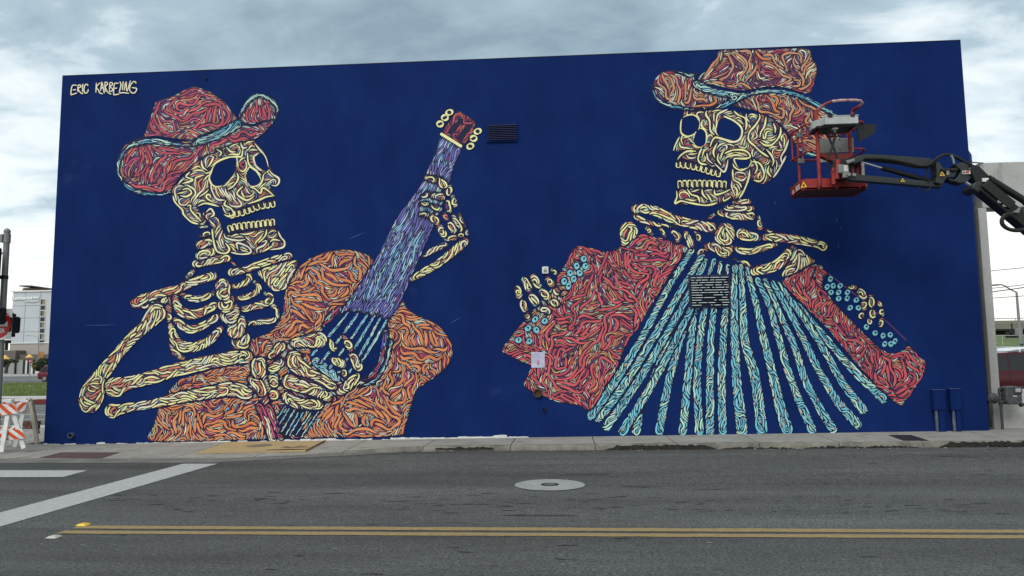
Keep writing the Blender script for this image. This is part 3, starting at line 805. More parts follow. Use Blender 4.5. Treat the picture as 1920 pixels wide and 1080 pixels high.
# hand on the strings (uppermost)
for pts, rad in (
    ([(420,195),(520,180),(625,170)], [42,52,68]), ([(715,175),(748,240)], [20,32]),
    ([(415,325),(445,395),(560,455),(680,520),(745,565)], [66,66,42,42,30]),
    ([(375,520),(470,560),(600,600),(695,650)], [64,54,52,42]), ([(355,650),(450,705),(620,712)], [48,48,44]),
    ([(826,130),(870,205),(896,262)], [10,34,18]), ([(905,290),(925,335),(955,395)], [36,34,40]),
    ([(715,325),(785,352),(818,375)], [12,40,36]), ([(836,430),(842,470)], [26,20]), ([(800,605),(870,550),(945,470)], [34,46,28]), ([(748,662)], [22]),
    ([(115,375),(112,435)], [64,62]), ([(230,412),(296,362)], [42,38]), ([(240,490),(245,535)], [46,40]), ([(242,632)], [46]), ([(215,305),(300,225)], [26,42]),
    ([(55,500),(110,545),(140,610)], [36,44,40])):
    zrope(g1, 'painted_finger_bone', z7, 4.5, pts, rad, BONE)
# forearm bones and upper arm
zrope(g1, 'painted_forearm_bone', z6, 3.857, [(330,640),(420,612),(600,568),(800,508),(1000,462),(1200,425),(1285,420)], [74,50,50,50,50,50,46], BONE)
zrope(g1, 'painted_forearm_bone', z6, 3.857, [(312,812),(420,790),(620,757),(800,715),(1000,682),(1180,655),(1285,685)], [54,36,34,40,45,52,45], BONE)
zrope(g1, 'painted_upper_arm_bone', z6, 3.857, [(628,105),(560,190),(450,290),(330,430),(235,555),(175,670),(150,745)], [70,48,44,44,58,86,84], BONE)
# fretting hand
for pts, rad in (([(685,705),(755,722)], [22,32]), ([(812,728),(845,775)], [30,36]), ([(900,800),(888,845)], [32,32]), ([(632,888),(698,858)], [10,26]),
    ([(752,870),(830,882)], [28,34]), ([(930,880),(948,955)], [22,28]), ([(880,925),(895,1000)], [25,32]), ([(632,945),(690,945)], [14,22]),
    ([(735,965),(808,995)], [22,26]), ([(622,1040),(690,1042)], [14,24])):
    zrope(g1, 'painted_finger_bone', z3, 4.911, pts, rad, BONE)
for pts, rad in (([(722,10),(790,18)], [12,22]), ([(838,40),(882,78)], [30,34]), ([(905,130),(942,190)], [34,36]), ([(950,10),(972,50)], [24,25]),
    ([(1000,100),(1035,160)], [30,34]), ([(1035,30),(1098,150)], [24,26]), ([(1085,10),(1130,130)], [20,20]), ([(1155,165),(1160,200)], [18,18]),
    ([(1092,200),(1120,200)], [24,22]), ([(950,242),(1045,225)], [16,30])):
    zrope(g1, 'painted_finger_bone', z4, 4.911, pts, rad, BONE)
zrope(g1, 'painted_forearm_bone', z4, 4.911, [(748,405),(830,350),(960,288)], [14,28,30], BONE)
zrope(g1, 'painted_forearm_bone', z4, 4.911, [(655,600),(800,520),(950,420),(1060,330),(1135,262)], [30,38,38,44,40], BONE)
# head stock
zrope(g1, 'painted_nut', z3, 4.911, [(825,303),(910,355),(1002,412)], 13, dict(base='cream', passes=[]))
for a, b in (((1000,185),(905,285)), ((1068,235),(995,345))): zrope(g1, 'painted_peg_slot', z3, 4.911, [a, b], 19, dict(base='ink', passes=[]))
poly(g1, 'painted_head_stock', z3((960,95),(1010,98),(1090,150),(1135,190),(1130,240),(1090,330),(1040,402),(1010,398),(920,343),(838,290),(860,230),(910,160)), HEAD)
for c in ((897,104),(856,152),(812,210),(1158,278),(1120,343),(1090,415)): ringat(g1, 'painted_tuning_peg', z3(c)[0], 6.0, 4.8, -.3, 'cream', 1.5)
# skull: sockets first, then jaw and cranium
poly(g1, 'painted_eye_socket', z2((440,290),(470,230),(530,190),(600,167),(637,172),(638,230),(618,300),(580,350),(530,385),(480,395),(445,372),(430,330)), SOCKET)
poly(g1, 'painted_eye_socket', z2((803,170),(822,142),(860,132),(888,165),(903,215),(908,258),(890,268),(850,250),(818,222)), SOCKET)
poly(g1, 'painted_nose_hole', z2((737,300),(762,257),(800,272),(828,310),(842,350),(822,383),(790,393),(757,383),(737,345)), SOCKET)
def teeth(fig, pts, n, h, up):
    P = crom(pts, False, 12); d = np.r_[0, np.cumsum(np.hypot(*np.diff(P, axis=0).T))]
    for i in range(n):
        t = d[-1] * (i + .5) / n; c = np.array([np.interp(t, d, P[:, 0]), np.interp(t, d, P[:, 1])])
        e = np.array([np.interp(min(t+3, d[-1]), d, P[:, 0]), np.interp(min(t+3, d[-1]), d, P[:, 1])]) - np.array([np.interp(max(t-3, 0), d, P[:, 0]), np.interp(max(t-3, 0), d, P[:, 1])])
        tl = math.atan2(e[1], e[0]); hh = h * (.75 + .5 * (i / n if up else 1 - i / n) if n < 3 else 1)
        ringat(fig, 'painted_tooth', tuple(c), d[-1] / n * .38, h, tl, 'cream' if up else 'bone', .9)
teeth(g1, z2((585,648),(640,632),(700,620),(760,598),(820,575),(880,560),(925,555),(975,545)), 9, 6.2, True)
teeth(g1, z2((575,772),(650,748),(740,738),(830,728),(920,715),(972,712)), 10, 7.0, False)
poly(g1, 'painted_jaw', z2((385,612),(420,586),(452,600),(480,650),(520,720),(545,785),(590,808),(660,795),(760,778),(850,765),(930,755),(992,765),(1012,812),(1055,852),(1050,890),(1020,932),(930,945),(850,972),(760,985),(660,983),(590,970),(540,973),(490,958),(474,900),(458,820),(430,745),(398,690),(350,630)), SKULL)
poly(g1, 'painted_skull', z2((560,70),(640,35),(720,25),(790,12),(830,50),(870,95),(900,140),(920,210),(960,280),(1000,322),(1010,370),(980,402),(935,398),(955,430),(975,478),(960,500),(900,497),(840,520),(780,545),(700,580),(640,610),(630,640),(590,664),(555,655),(535,620),(522,580),(490,577),(440,550),(380,552),(325,575),(360,640),(400,700),(375,732),(320,728),(265,712),(220,670),(170,610),(125,540),(105,480),(110,420),(150,375),(200,310),(270,230),(340,170),(430,130),(500,100)), SKULL)
# hat
poly(g1, 'painted_hat_band', z1((170,760),(260,678),(400,642),(500,636),(600,655),(720,682),(850,690),(905,640),(1050,585),(1200,512),(1305,452),(1365,490),(1290,560),(1180,620),(1000,690),(850,722),(700,718),(560,704),(450,694),(340,704),(250,728),(190,780),(150,860),(130,930),(140,1000),(170,1060),(150,1075),(110,1000),(98,920),(115,840)), BRIM)
rope(g1, 'painted_hat_rim', [(231,340),(243,352),(262,361),(285,364),(305,364),(322,360)], [3.4,4,4,3.5,3,2.2], BRIM)
zrope(g1, 'painted_hat_rim', z1, 5.333, [(1328,425),(1370,335),(1425,262),(1495,212),(1560,214),(1640,250),(1690,300),(1708,350),(1690,400)], [14,20,24,24,22,22,20,16,10], BRIM)
poly(g1, 'painted_hat_crown', z1((365,628),(390,560),(440,400),(470,330),(500,265),(600,235),(720,185),(800,140),(880,120),(960,138),(1050,180),(1110,215),(1180,270),(1240,340),(1290,408),(1310,450),(1270,480),(1100,552),(950,612),(860,655),(720,650),(560,630),(460,620)), HAT_RED)
poly(g1, 'painted_hat_flap', z1((1320,432),(1360,335),(1420,252),(1500,196),(1560,200),(1640,230),(1700,282),(1730,340),(1712,410),(1685,450),(1560,470),(1470,500),(1390,490)), dict(HAT_RED, ns=16), ang=R(70))
poly(g1, 'painted_hat_brim', [(248,263),(235,272),(224,288),(219,305),(221,325),(232,345),(250,357),(275,364),(300,365),(322,360),(330,345),(345,325),(375,302),(410,283),(445,268),(476,262),(496,250),(510,235),(518,222),(500,226),(478,236),(458,232),(446,224),(400,247),(350,264),(300,264),(268,258)], HAT_RED)
# neck and chest
for pts, rad in (([(345,822),(405,802)], [16,26]), ([(338,895),(425,868)], [38,34]), ([(340,990),(435,955)], [40,40]), ([(310,1055),(430,1030),(572,1008)], [38,40,34])):
    zrope(g1, 'painted_neck_bone', z2, 4.5, pts, rad, BONE)
zrope(g1, 'painted_neck_bone', z2, 4.5, [(325,748),(395,745)], [10,14], BONE)
zrope(g1, 'painted_collar_bone', z5, 4.909, [(115,485),(200,440),(400,380),(520,350),(650,290),(830,232)], [42,46,40,40,40,44], BONE)
zrope(g1, 'painted_collar_bone', z5, 4.909, [(1005,198),(1100,182),(1250,132),(1400,82),(1535,46)], [40,34,34,34,34], BONE)
zrope(g1, 'painted_shoulder_blade', z5, 4.909, [(115,505),(180,515),(300,480),(380,455)], [28,24,22,40], BONE)
zrope(g1, 'painted_neck_tendon', z5, 4.909, [(650,190),(600,250),(550,310)], [24,26,16], BONE)
zrope(g1, 'painted_neck_tendon', z5, 4.909, [(990,95),(1055,150)], [10,14], BONE)
for pts, rad in (([(925,330),(930,395)], [72,66]), ([(955,450),(950,500)], [76,72]), ([(990,560),(985,600)], [92,80]), ([(1055,670),(1045,730)], [88,84]), ([(1085,810),(1090,850)], [86,80])):
    zrope(g1, 'painted_breast_bone', z5, 4.909, pts, rad, BONE)
for pts, rad in (([(540,400),(620,438),(720,440),(835,392)], [22,32,32,26]), ([(485,410),(500,500),(560,572),(690,582),(850,502)], [28,40,48,46,34]),
    ([(490,640),(600,720),(720,702),(875,605)], [30,40,38,32]), ([(445,690),(470,790),(530,870),(640,890),(780,842),(900,722)], [30,44,52,50,44,34]),
    ([(440,400),(425,520),(430,640)], [40,34,26]), ([(440,820),(480,930),(590,1020)], [20,30,22]),
    ([(1015,332),(1100,312),(1172,262),(1150,215)], [26,30,30,24]), ([(1065,440),(1180,412),(1256,352),(1215,285)], [26,30,30,20]),
    ([(1115,540),(1220,512),(1335,478),(1365,430),(1315,392)], [30,36,36,32,20]), ([(1160,672),(1290,655),(1395,640),(1430,575),(1385,505)], [26,30,26,22,24])):
    zrope(g1, 'painted_rib', z5, 4.909, pts, rad, BONE)
poly(g1, 'painted_shoulder_bone', z5((1240,190),(1420,120),(1560,85),(1620,110),(1545,285),(1490,362),(1385,372),(1300,285)), BONE, ang=R(-60))
# guitar: rosette, strings, neck, body
for a, b in (((655,584),(583,668)), ((672,587),(600,682)), ((690,589),(617,692)), ((703,591),(634,700)), ((714,595),(652,704)), ((726,599),(668,694))):
    rope(g1, 'painted_string', [a, ((a[0]+b[0])/2 + .8, (a[1]+b[1])/2 + 1), b], [3.0, 3.4, 3.0], STRING)
for a, b in (((340,725),(272,828)), ((425,750),(300,950)), ((505,755),(370,980)), ((565,765),(430,970)), ((622,768),(475,985)), ((380,735),(285,890)), ((465,755),(335,985))):
    zrope(g1, 'painted_string', z7, 4.5, [a, b], 11, dict(STRING, base='ink'))
zrope(g1, 'painted_bridge_block', z7, 4.5, [(600,350),(760,480)], [40,46], dict(STRING, base='ink', wn=1.2))
for a, b in (((120,725),(235,1000)), ((195,735),(305,985))): zrope(g1, 'painted_tail_strap', z7, 4.5, [a, b], [32,38], FRET)
zrope(g1, 'painted_rosette', z7, 4.5, [(1185,110),(1165,250),(1130,380),(1060,470),(1000,505)], [30,24,24,22,12], ROSE)
zrope(g1, 'painted_rosette', z7, 4.5, [(1232,180),(1200,330),(1130,470),(1060,530),(960,560)], [18,16,16,14,8], dict(BRIM))
zrope(g1, 'painted_rosette', z8, 4.695, [(650,600),(560,680),(500,760)], [24,28,16], ROSE)
poly(g1, 'painted_sound_hole', [(636,592),(655,590),(690,592),(724,602),(726,632),(715,668),(702,692),(684,706),(660,714),(640,702),(606,690),(584,672),(592,640),(610,612)], PLAIN)
poly(g1, 'painted_guitar_neck', [(829,257),(815,290),(802,316),(792,341),(770,373),(748,401),(735,425),(721,453),(709,477),(681,522),(654,563),(636,588),(655,585),(690,591),(716,608),(735,592),(746,577),(754,561),(770,526),(787,485),(803,449),(815,422),(835,370),(845,337),(852,310),(865,275)], NECK, ang=R(-62))
poly(g1, 'painted_guitar_body', [(283,828),(287,800),(297,765),(311,741),(325,722),(345,708),(400,690),(413,665),(474,634),(505,622),(528,592),(531,565),(535,544),(547,520),(566,495),(590,480),(615,471),(649,467),(681,473),(701,486),(700,503),(687,523),(668,548),(650,576),(640,600),(690,640),(745,572),(755.5,560),(764,577),(783,590),(813,603),(834,621),(846,642),(849,667),(836,691),(807,714),(783,731),(775,753),(767,780),(758,808),(745,818),(600,822),(400,827)], WOOD)
# ---- accordion player (right figure)
g2 = 'painted_accordionist'
y1, y2, y3, y4, y5, y7 = Z(1200,70,4.695), Z(1230,190,5.143), Z(1150,360,4.465), Z(930,420,4.5), Z(920,560,4.5), Z(1380,460,2.918)
for pts, rad in (([(182,545),(196,605)], [30,32]), ([(224,662),(242,718)], [30,32]), ([(264,765),(268,805)], [30,24]), ([(240,470),(276,548)], [28,34]),
    ([(302,612),(335,662)], [34,34]), ([(368,708),(440,738)], [24,28]), ([(315,448),(356,518)], [32,34]), ([(385,568),(430,618)], [32,34]), ([(448,650),(508,672)], [28,30]),
    ([(436,460),(470,510)], [28,32]), ([(505,560),(518,578)], [28,26]), ([(558,592),(594,578)], [22,16]), ([(482,395),(502,415)], [22,22])):
    zrope(g2, 'painted_finger_bone', y4, 4.5, pts, rad, BONE)
for pts, rad in (([(620,228),(650,232)], [12,14]), ([(672,246),(698,280)], [20,22]), ([(738,282),(742,328)], [17,18]), ([(700,312),(700,342)], [18,18]), ([(780,315),(790,328)], [13,13]),
    ([(744,362),(748,384)], [18,18]), ([(794,350),(797,378)], [14,15]), ([(690,378),(680,392)], [15,16]), ([(728,412),(730,422)], [17,16]), ([(795,405),(792,438)], [15,15])):
    zrope(g2, 'painted_finger_bone', y7, 2.918, pts, rad, BONE)
# skull
poly(g2, 'painted_eye_socket', y2((252,210),(270,168),(320,147),(370,152),(402,195),(408,240),(388,280),(340,318),(290,322),(252,290)), SOCKET)
poly(g2, 'painted_eye_socket', y2((592,250),(612,192),(670,168),(740,192),(798,236),(812,290),(798,350),(750,378),(670,358),(612,328),(587,290)), SOCKET)
poly(g2, 'painted_nose_hole', y2((372,360),(392,302),(430,278),(468,302),(478,350),(468,400),(440,428),(400,428),(377,405)), SOCKET)
poly(g2, 'painted_cheek_gap', y2((770,566),(840,568),(900,577),(882,628),(842,645),(800,630)), SOCKET)
teeth(g2, y2((190,605),(260,610),(340,622),(420,640),(500,665),(570,688),(625,700)), 9, 6.4, True)
teeth(g2, y2((205,808),(300,800),(400,800),(500,800),(600,804),(680,812)), 10, 7.0, False)
poly(g2, 'painted_jaw', y2((722,572),(745,575),(772,605),(820,650),(850,655),(890,625),(912,650),(912,690),(890,745),(862,830),(822,930),(780,950),(700,962),(600,1000),(480,1015),(350,1000),(240,1000),(180,990),(175,950),(195,885),(205,845),(300,842),(500,838),(640,838),(712,805),(715,700)), SKULL)
poly(g2, 'painted_skull', y2((275,92),(340,95),(420,90),(470,90),(600,75),(700,80),(850,115),(1000,115),(1120,165),(1200,245),(1275,350),(1283,420),(1250,540),(1190,660),(1120,750),(1040,803),(960,790),(905,745),(905,690),(900,620),(890,580),(830,562),(725,560),(700,620),(665,690),(610,685),(540,640),(480,610),(400,595),(320,570),(240,560),(195,568),(215,520),(258,482),(200,490),(165,482),(165,440),(200,380),(225,330),(232,260),(245,180)), SKULL)
# hat
poly(g2, 'painted_hat_band', y1((455,405),(500,380),(600,420),(700,458),(900,488),(985,478),(1080,455),(1200,455),(1320,470),(1420,500),(1540,555),(1650,620),(1750,690),(1700,690),(1600,640),(1500,585),(1380,528),(1250,498),(1120,492),(1010,505),(900,545),(800,600),(690,640),(610,640),(700,590),(800,540),(700,520),(600,495),(500,460)), BRIM)
zrope(g2, 'painted_hat_rim', y1, 4.695, [(108,430),(120,500),(175,565),(265,605),(400,632),(520,640)], [8,14,16,16,14,8], BRIM)
zrope(g2, 'painted_hat_rim', y1, 4.695, [(290,290),(370,318),(440,335),(510,318)], [6,12,16,10], BRIM)
rope(g2, 'painted_hat_rim', [(1493,273),(1507,284),(1522,290),(1536,293)], [3,4,4,3], BRIM)
poly(g2, 'painted_hat_crown', y1((716,112),(665,180),(622,230),(590,280),(545,320),(505,372),(560,405),(700,440),(880,475),(1000,465),(1100,442),(1250,445),(1350,470),(1478,500),(1522,450),(1560,320),(1555,250),(1522,190),(1470,96),(1200,100),(950,106)), HAT_TAN)
poly(g2, 'painted_hat_brim', y1((110,425),(140,352),(200,302),(290,287),(360,310),(430,340),(500,335),(475,400),(560,450),(700,510),(800,550),(700,600),(620,630),(520,640),(380,625),(250,592),(150,532),(110,475)), HAT_TAN)
poly(g2, 'painted_hat_brim', [(1372,199),(1390,188),(1405,180),(1424,173),(1455,173),(1498,178),(1530,190),(1558,207),(1575,222),(1581,248),(1562,278),(1537,294),(1510,289),(1490,272),(1474,247),(1452,227),(1424,212),(1392,204)], HAT_TAN)
# collar and ribs
for pts, rad in (([(1010,85),(1130,80)], [20,26]), ([(945,135),(1160,140)], [28,26]), ([(892,172),(1020,202),(1150,205)], [30,34,38])): zrope(g2, 'painted_neck_bone', y3, 4.465, pts, rad, BONE)
zrope(g2, 'painted_collar_bone', y3, 4.465, [(188,142),(280,142),(400,182),(520,232),(680,272),(820,300)], [40,42,44,42,42,46], BONE)
zrope(g2, 'painted_breast_bone', y3, 4.465, [(930,345),(932,362)], [88,88], BONE)
poly(g2, 'painted_collar_bone', y3((1032,335),(1070,300),(1200,345),(1245,390),(1200,420),(1040,396)), BONE)
zrope(g2, 'painted_collar_bone', y3, 4.465, [(1255,378),(1400,385),(1600,412),(1755,456)], [28,40,38,40], BONE)
for pts, rad in (([(180,190),(240,240),(400,280),(555,300)], [26,24,18,6]), ([(800,222),(850,185)], [16,14]), ([(1212,205),(1228,300)], [14,26]), ([(1270,318),(1400,352)], [14,10])):
    zrope(g2, 'painted_neck_tendon', y3, 4.465, pts, rad, BONE)
poly(g2, 'painted_breast_bone', y3((760,432),(840,412),(990,440),(1002,500),(962,548),(900,548),(830,502),(765,470)), BONE)
for pts, rad in (([(710,515),(750,490),(810,480)], [16,22,14]), ([(1022,470),(1120,500),(1250,472),(1375,432)], [26,30,30,20]), ([(1185,662),(1290,642),(1400,590),(1462,505)], [40,46,44,36]),
    ([(288,285),(300,330),(320,352)], [26,24,18]), ([(395,305),(430,375)], [20,18]), ([(480,330),(538,365),(540,412)], [16,32,24]), ([(608,350),(650,442)], [26,34]), ([(690,335),(722,402)], [22,22]), ([(1000,562),(1100,592),(1168,640)], [12,16,16])):
    zrope(g2, 'painted_rib', y3, 4.465, pts, rad, BONE)
zrope(g2, 'painted_upper_arm_bone', y3, 4.465, [(130,325),(110,370),(88,425)], [78,56,28], BONE)
poly(g2, 'painted_shoulder_bone', y3((1460,445),(1560,472),(1640,532),(1690,580),(1600,640),(1480,702),(1405,708),(1442,600)), BONE, ang=R(-70))
# accordion boxes
zrope(g2, 'painted_box_seam', y4, 4.5, [(940,238),(905,330),(862,430)], 9, dict(base='crimson', passes=[]))
BTN_L = [(740,295),(680,355),(755,355),(625,415),(705,415),(575,485),(655,465),(612,525),(330,805),(410,820),(270,880),(340,895),(190,980),(280,990)]
for c in BTN_L: ringat(g2, 'painted_button', y4(c)[0], 3.7, 4.7, .5, 'cyan', 1.5)
BTN_R = [(515,185),(497,228),(530,222),(568,222),(518,258),(560,258),(608,258),(560,292),(607,290),(657,300),(623,342),(668,343),(712,447),(760,480),(803,495),(842,490),(812,540),(845,540),(868,525)]
for c in BTN_R: ringat(g2, 'painted_button', y7(c)[0], 3.4, 4.2, .5, 'cyan', 1.2)
zrope(g2, 'painted_box_edge', y7, 2.918, [(505,155),(640,260),(800,395),(930,518)], 2.2, dict(base='plum', passes=[]))
poly(g2, 'painted_button_board', y7((512,168),(480,190),(482,240),(560,335),(640,418),(720,498),(800,568),(850,588),(898,578),(926,530),(800,400),(640,265)), PLAIN)
poly(g2, 'painted_accordion_box', y7((250,195),(330,132),(420,102),(470,112),(512,160),(700,310),(930,530),(1000,600),(1040,642),(1035,690),(990,770),(930,850),(900,878),(830,830),(700,700),(600,582),(480,440),(330,290)), CORAL)
poly(g2, 'painted_accordion_box', [(1077,462),(1103,463),(1139,472),(1161,462),(1186,444),(1201,438),(1219,441),(1252,449),(1290,464),(1277,484),(1250,527),(1223,571),(1197,616),(1176,644),(1156,693),(1131,733),(1116,760),(1102,770),(1084,761),(1051,756),(1031,749),(1018,742),(998,736),(982,724),(982,716),(995,689),(989,684),(964,673),(941,658),(951,640),(971,613),(987,598),(1000,580),(1030,545),(1046,515),(1063,489)], CORAL, k=3)
# bellows folds
for pts in ([(1298,468),(1250,545),(1200,640),(1150,720),(1108,779)], [(1318,475),(1275,548),(1215,650),(1165,730),(1122,784)], [(1322,490),(1290,555),(1230,660),(1180,740),(1137,800)],
    [(1296,578),(1245,680),(1205,750),(1167,809)], [(1280,578),(1255,625),(1230,700),(1203,755),(1193,809)], [(1296,580),(1280,622),(1255,710),(1236,809)], [(1305,580),(1300,594),(1290,700),(1280,809)],
    [(1321,580),(1313,630),(1307,710),(1311,809)], [(1338,580),(1333,635),(1331,710),(1331,809)], [(1361,580),(1357,612),(1353,710),(1355,809)], [(1378,500),(1376,580),(1381,710),(1391,806)],
    [(1389,500),(1392,560),(1397,640),(1416,710),(1428,806)], [(1400,505),(1418,573),(1431,631),(1448,700),(1462,761),(1476,807)], [(1418,520),(1442,573),(1459,631),(1479,700),(1500,755),(1523,806)],
    [(1434,526),(1469,604),(1490,652),(1510,714),(1538,768),(1562,805)], [(1448,530),(1483,590),(1514,652),(1538,700),(1572,755),(1608,796)], [(1458,532),(1507,597),(1544,655),(1575,710),(1599,744),(1619,769)], [(1466,542),(1517,597),(1551,638),(1599,693),(1634,727),(1656,748)]):
    n = len(pts); wide = 12.0 if 1385 < pts[-1][0] < 1480 else 9.4
    top_ = 6.3 if pts[0][1] < 560 else 7.0
    rope(g2, 'painted_bellows_fold', pts, [top_ + (wide - top_) * i / (n - 1) for i in range(n)], BELLOWS)
for a, b in (((1326,489),(1313,514)), ((1339,488),(1330,513)), ((1351,493),(1348,513)), ((1365,498),(1362,514))): rope(g2, 'painted_bellows_fold', [a, b], 5, BELLOWS)
# signature
zs = Z(120,140,12.0)
SIGN = [[(300,245),(195,255),(165,440),(200,448),(300,415)], [(205,350),(280,340)], [(318,395),(325,240)], [(322,240),(375,240),(390,275),(325,320),(380,410),(445,435)],
 [(438,210),(425,300),(432,400)], [(550,260),(530,225),(490,230),(460,310),(470,400),(510,420),(545,385),(555,330)],
 [(738,185),(725,410)], [(830,180),(740,280),(790,360),(810,410),(885,440)], [(860,165),(830,375)], [(865,170),(890,290),(915,425)], [(838,310),(895,300)],
 [(928,185),(935,395)], [(920,180),(965,175),(990,215),(940,275),(985,390),(1075,450)], [(1040,190),(1028,385)], [(1035,185),(1095,190),(1095,235),(1040,280),(1100,320),(1090,370),(1030,388)],
 [(1240,200),(1160,200),(1135,250),(1125,440),(1160,455),(1255,440)], [(1135,315),(1205,305)], [(1265,160),(1290,240),(1260,370),(1270,415),(1350,410),(1475,425)],
 [(1340,155),(1330,260),(1320,355)], [(1360,365),(1405,165),(1425,375),(1505,135)], [(1630,205),(1610,165),(1560,170),(1500,250),(1485,340),(1520,400),(1570,420),(1620,390),(1640,315),(1530,295)]]

# bold contour strokes of the two skulls
LINES = []
def contour(fig, z, *strokes_):
    for s_ in strokes_: LINES.append((fig, crom(z(*s_), False, 7)))
contour(g2, y2, [(490,92),(480,130),(515,190),(522,280),(560,325)], [(690,80),(605,120),(585,165),(578,225)], [(750,95),(790,132),(858,165),(872,230),(860,280)], [(650,142),(740,186),(808,236),(832,300),(805,372),(720,396),(640,366),(572,350),(540,385),(520,440)],
 [(590,402),(570,440),(552,490),(565,545)], [(995,125),(998,165),(955,235),(900,300),(892,375),(950,432),(1005,485),(1085,540)], [(1130,212),(1150,268),(1145,308)], [(1200,250),(1198,315),(1160,380),(1105,425),(1045,422),(1000,388)],
 [(1278,372),(1242,470),(1203,540),(1215,600)], [(1060,462),(1110,520),(1133,580),(1118,625)], [(660,505),(740,472),(840,472),(892,502),(905,540),(850,553),(760,552)], [(692,562),(682,625),(655,682),(605,640),(562,600)],
 [(440,452),(412,520),(405,562),(430,600),(490,612)], [(208,562),(240,520),(300,484),(385,482)], [(490,500),(500,560),(545,602)], [(604,502),(592,560),(628,618)], [(910,584),(985,592),(1028,650),(1040,722),(1000,772),(940,760)], [(1128,738),(1190,648),(1252,528)],
 [(740,602),(760,640),(820,666),(878,642)], [(902,660),(892,740),(852,850),(800,940)], [(738,655),(746,750),(800,790),(825,832)], [(300,846),(340,900),(402,922),(422,980)], [(196,865),(202,920),(182,986),(242,962),(332,982),(480,1004),(590,980)],
 [(442,846),(452,900),(502,950)], [(562,852),(572,900),(650,882),(715,850)], [(652,920),(652,962),(722,922)], [(870,122),(872,165),(905,205)], [(168,478),(185,425),(225,345)], [(1060,150),(1045,240),(1010,300),(1000,350)], [(1090,620),(1075,680),(1110,730)], [(940,560),(975,640),(950,700)])
contour(g1, z2, [(682,36),(702,80),(738,72)], [(702,82),(690,150),(650,152),(560,162),(480,200),(432,240)], [(740,122),(746,200),(772,240),(832,288),(855,312)], [(652,290),(662,340),(622,400),(572,430)], [(922,262),(950,300),(1000,332),(1006,370),(980,398),(942,392)],
 [(432,382),(442,440),(482,510),(550,520)], [(352,184),(362,240),(402,270)], [(256,282),(222,322),(280,350),(192,380)], [(192,432),(240,422),(268,460),(222,490),(172,480)], [(332,492),(382,460),(412,430)], [(322,570),(382,547),(440,556),(500,574)],
 [(232,572),(260,562),(262,602),(302,650),(352,700)], [(112,482),(132,540),(190,600),(202,640),(262,700),(328,722)], [(560,522),(547,560),(600,590),(626,636),(582,656),(542,640)], [(702,402),(652,460),(690,500),(742,520),(800,482)], [(762,412),(802,422),(850,462),(862,424),(890,422),(958,478)],
 [(742,552),(830,522),(900,492),(968,482)], [(390,624),(430,592),(458,640),(425,665)], [(442,762),(452,850),(482,948),(556,968),(588,930),(552,880)], [(542,802),(562,840),(660,860),(722,850)], [(602,960),(690,976),(768,960),(742,912),(652,882),(662,940)], [(822,966),(822,930),(880,900),(902,862),(862,872)],
 [(902,766),(890,820),(832,880)], [(1000,784),(1020,830),(1052,870),(1038,918),(932,938)], [(932,872),(960,852),(1018,862)], [(480,90),(520,120),(500,150)], [(560,72),(600,110),(640,112)], [(800,40),(840,90),(880,130)])
# ---- paint it: every stroke is a brush mark of its own, laid in a flow field that follows the outline
CMn = np.array(CM)
def to_wall(P, off):
    P = np.asarray(P, float)
    r = np.stack([(P[:, 0] - 960) / FPX, -(P[:, 1] - 540) / FPX, -np.ones(len(P))], 1) @ CMn.T
    w = r * (D / r[:, 1])[:, None] + np.array([0, 0, CAM_H])
    w[:, 1] = D - off
    return w
class Canvas:
    def __init__(s): s.v = []; s.f = []; s.m = []; s.n = 0; s.k = 0
    def ribbon(s, P, H, colr, off):
        P = np.asarray(P, float); n = len(P)
        t = np.gradient(P, axis=0); t /= np.maximum(np.hypot(t[:, 0], t[:, 1]), 1e-6)[:, None]
        nr = np.stack([-t[:, 1], t[:, 0]], 1) * np.asarray(H)[:, None]
        s.k = (s.k + 1) % 40
        s.v.append(to_wall(np.concatenate([P + nr, P - nr]), off + s.k * 0.00002)); o = s.n; s.n += 2 * n
        for i in range(n - 1): s.f.append((o+i, o+i+1, o+n+i+1, o+n+i))
        s.m += [PI[colr]] * (n - 1)
    def face(s, P, colr, off, tris=None):
        o = s.n; s.v.append(to_wall(P, off)); s.n += len(P)
        for t in (tris or [tuple(range(len(P)))]): s.f.append(tuple(o + i for i in t)); s.m.append(PI[colr])
    def build(s, name, parent):
        if not s.v: return None
        used = sorted(set(s.m)); rm = {k: i for i, k in enumerate(used)}
        me = bpy.data.meshes.new(name); me.from_pydata(np.concatenate(s.v).tolist(), [], s.f)
        for k in used: me.materials.append(PM[k])
        me.polygons.foreach_set('material_index', [rm[k] for k in s.m]); me.update()
        o = bpy.data.objects.new(name, me); COL.objects.link(o); return adopt(o, parent)

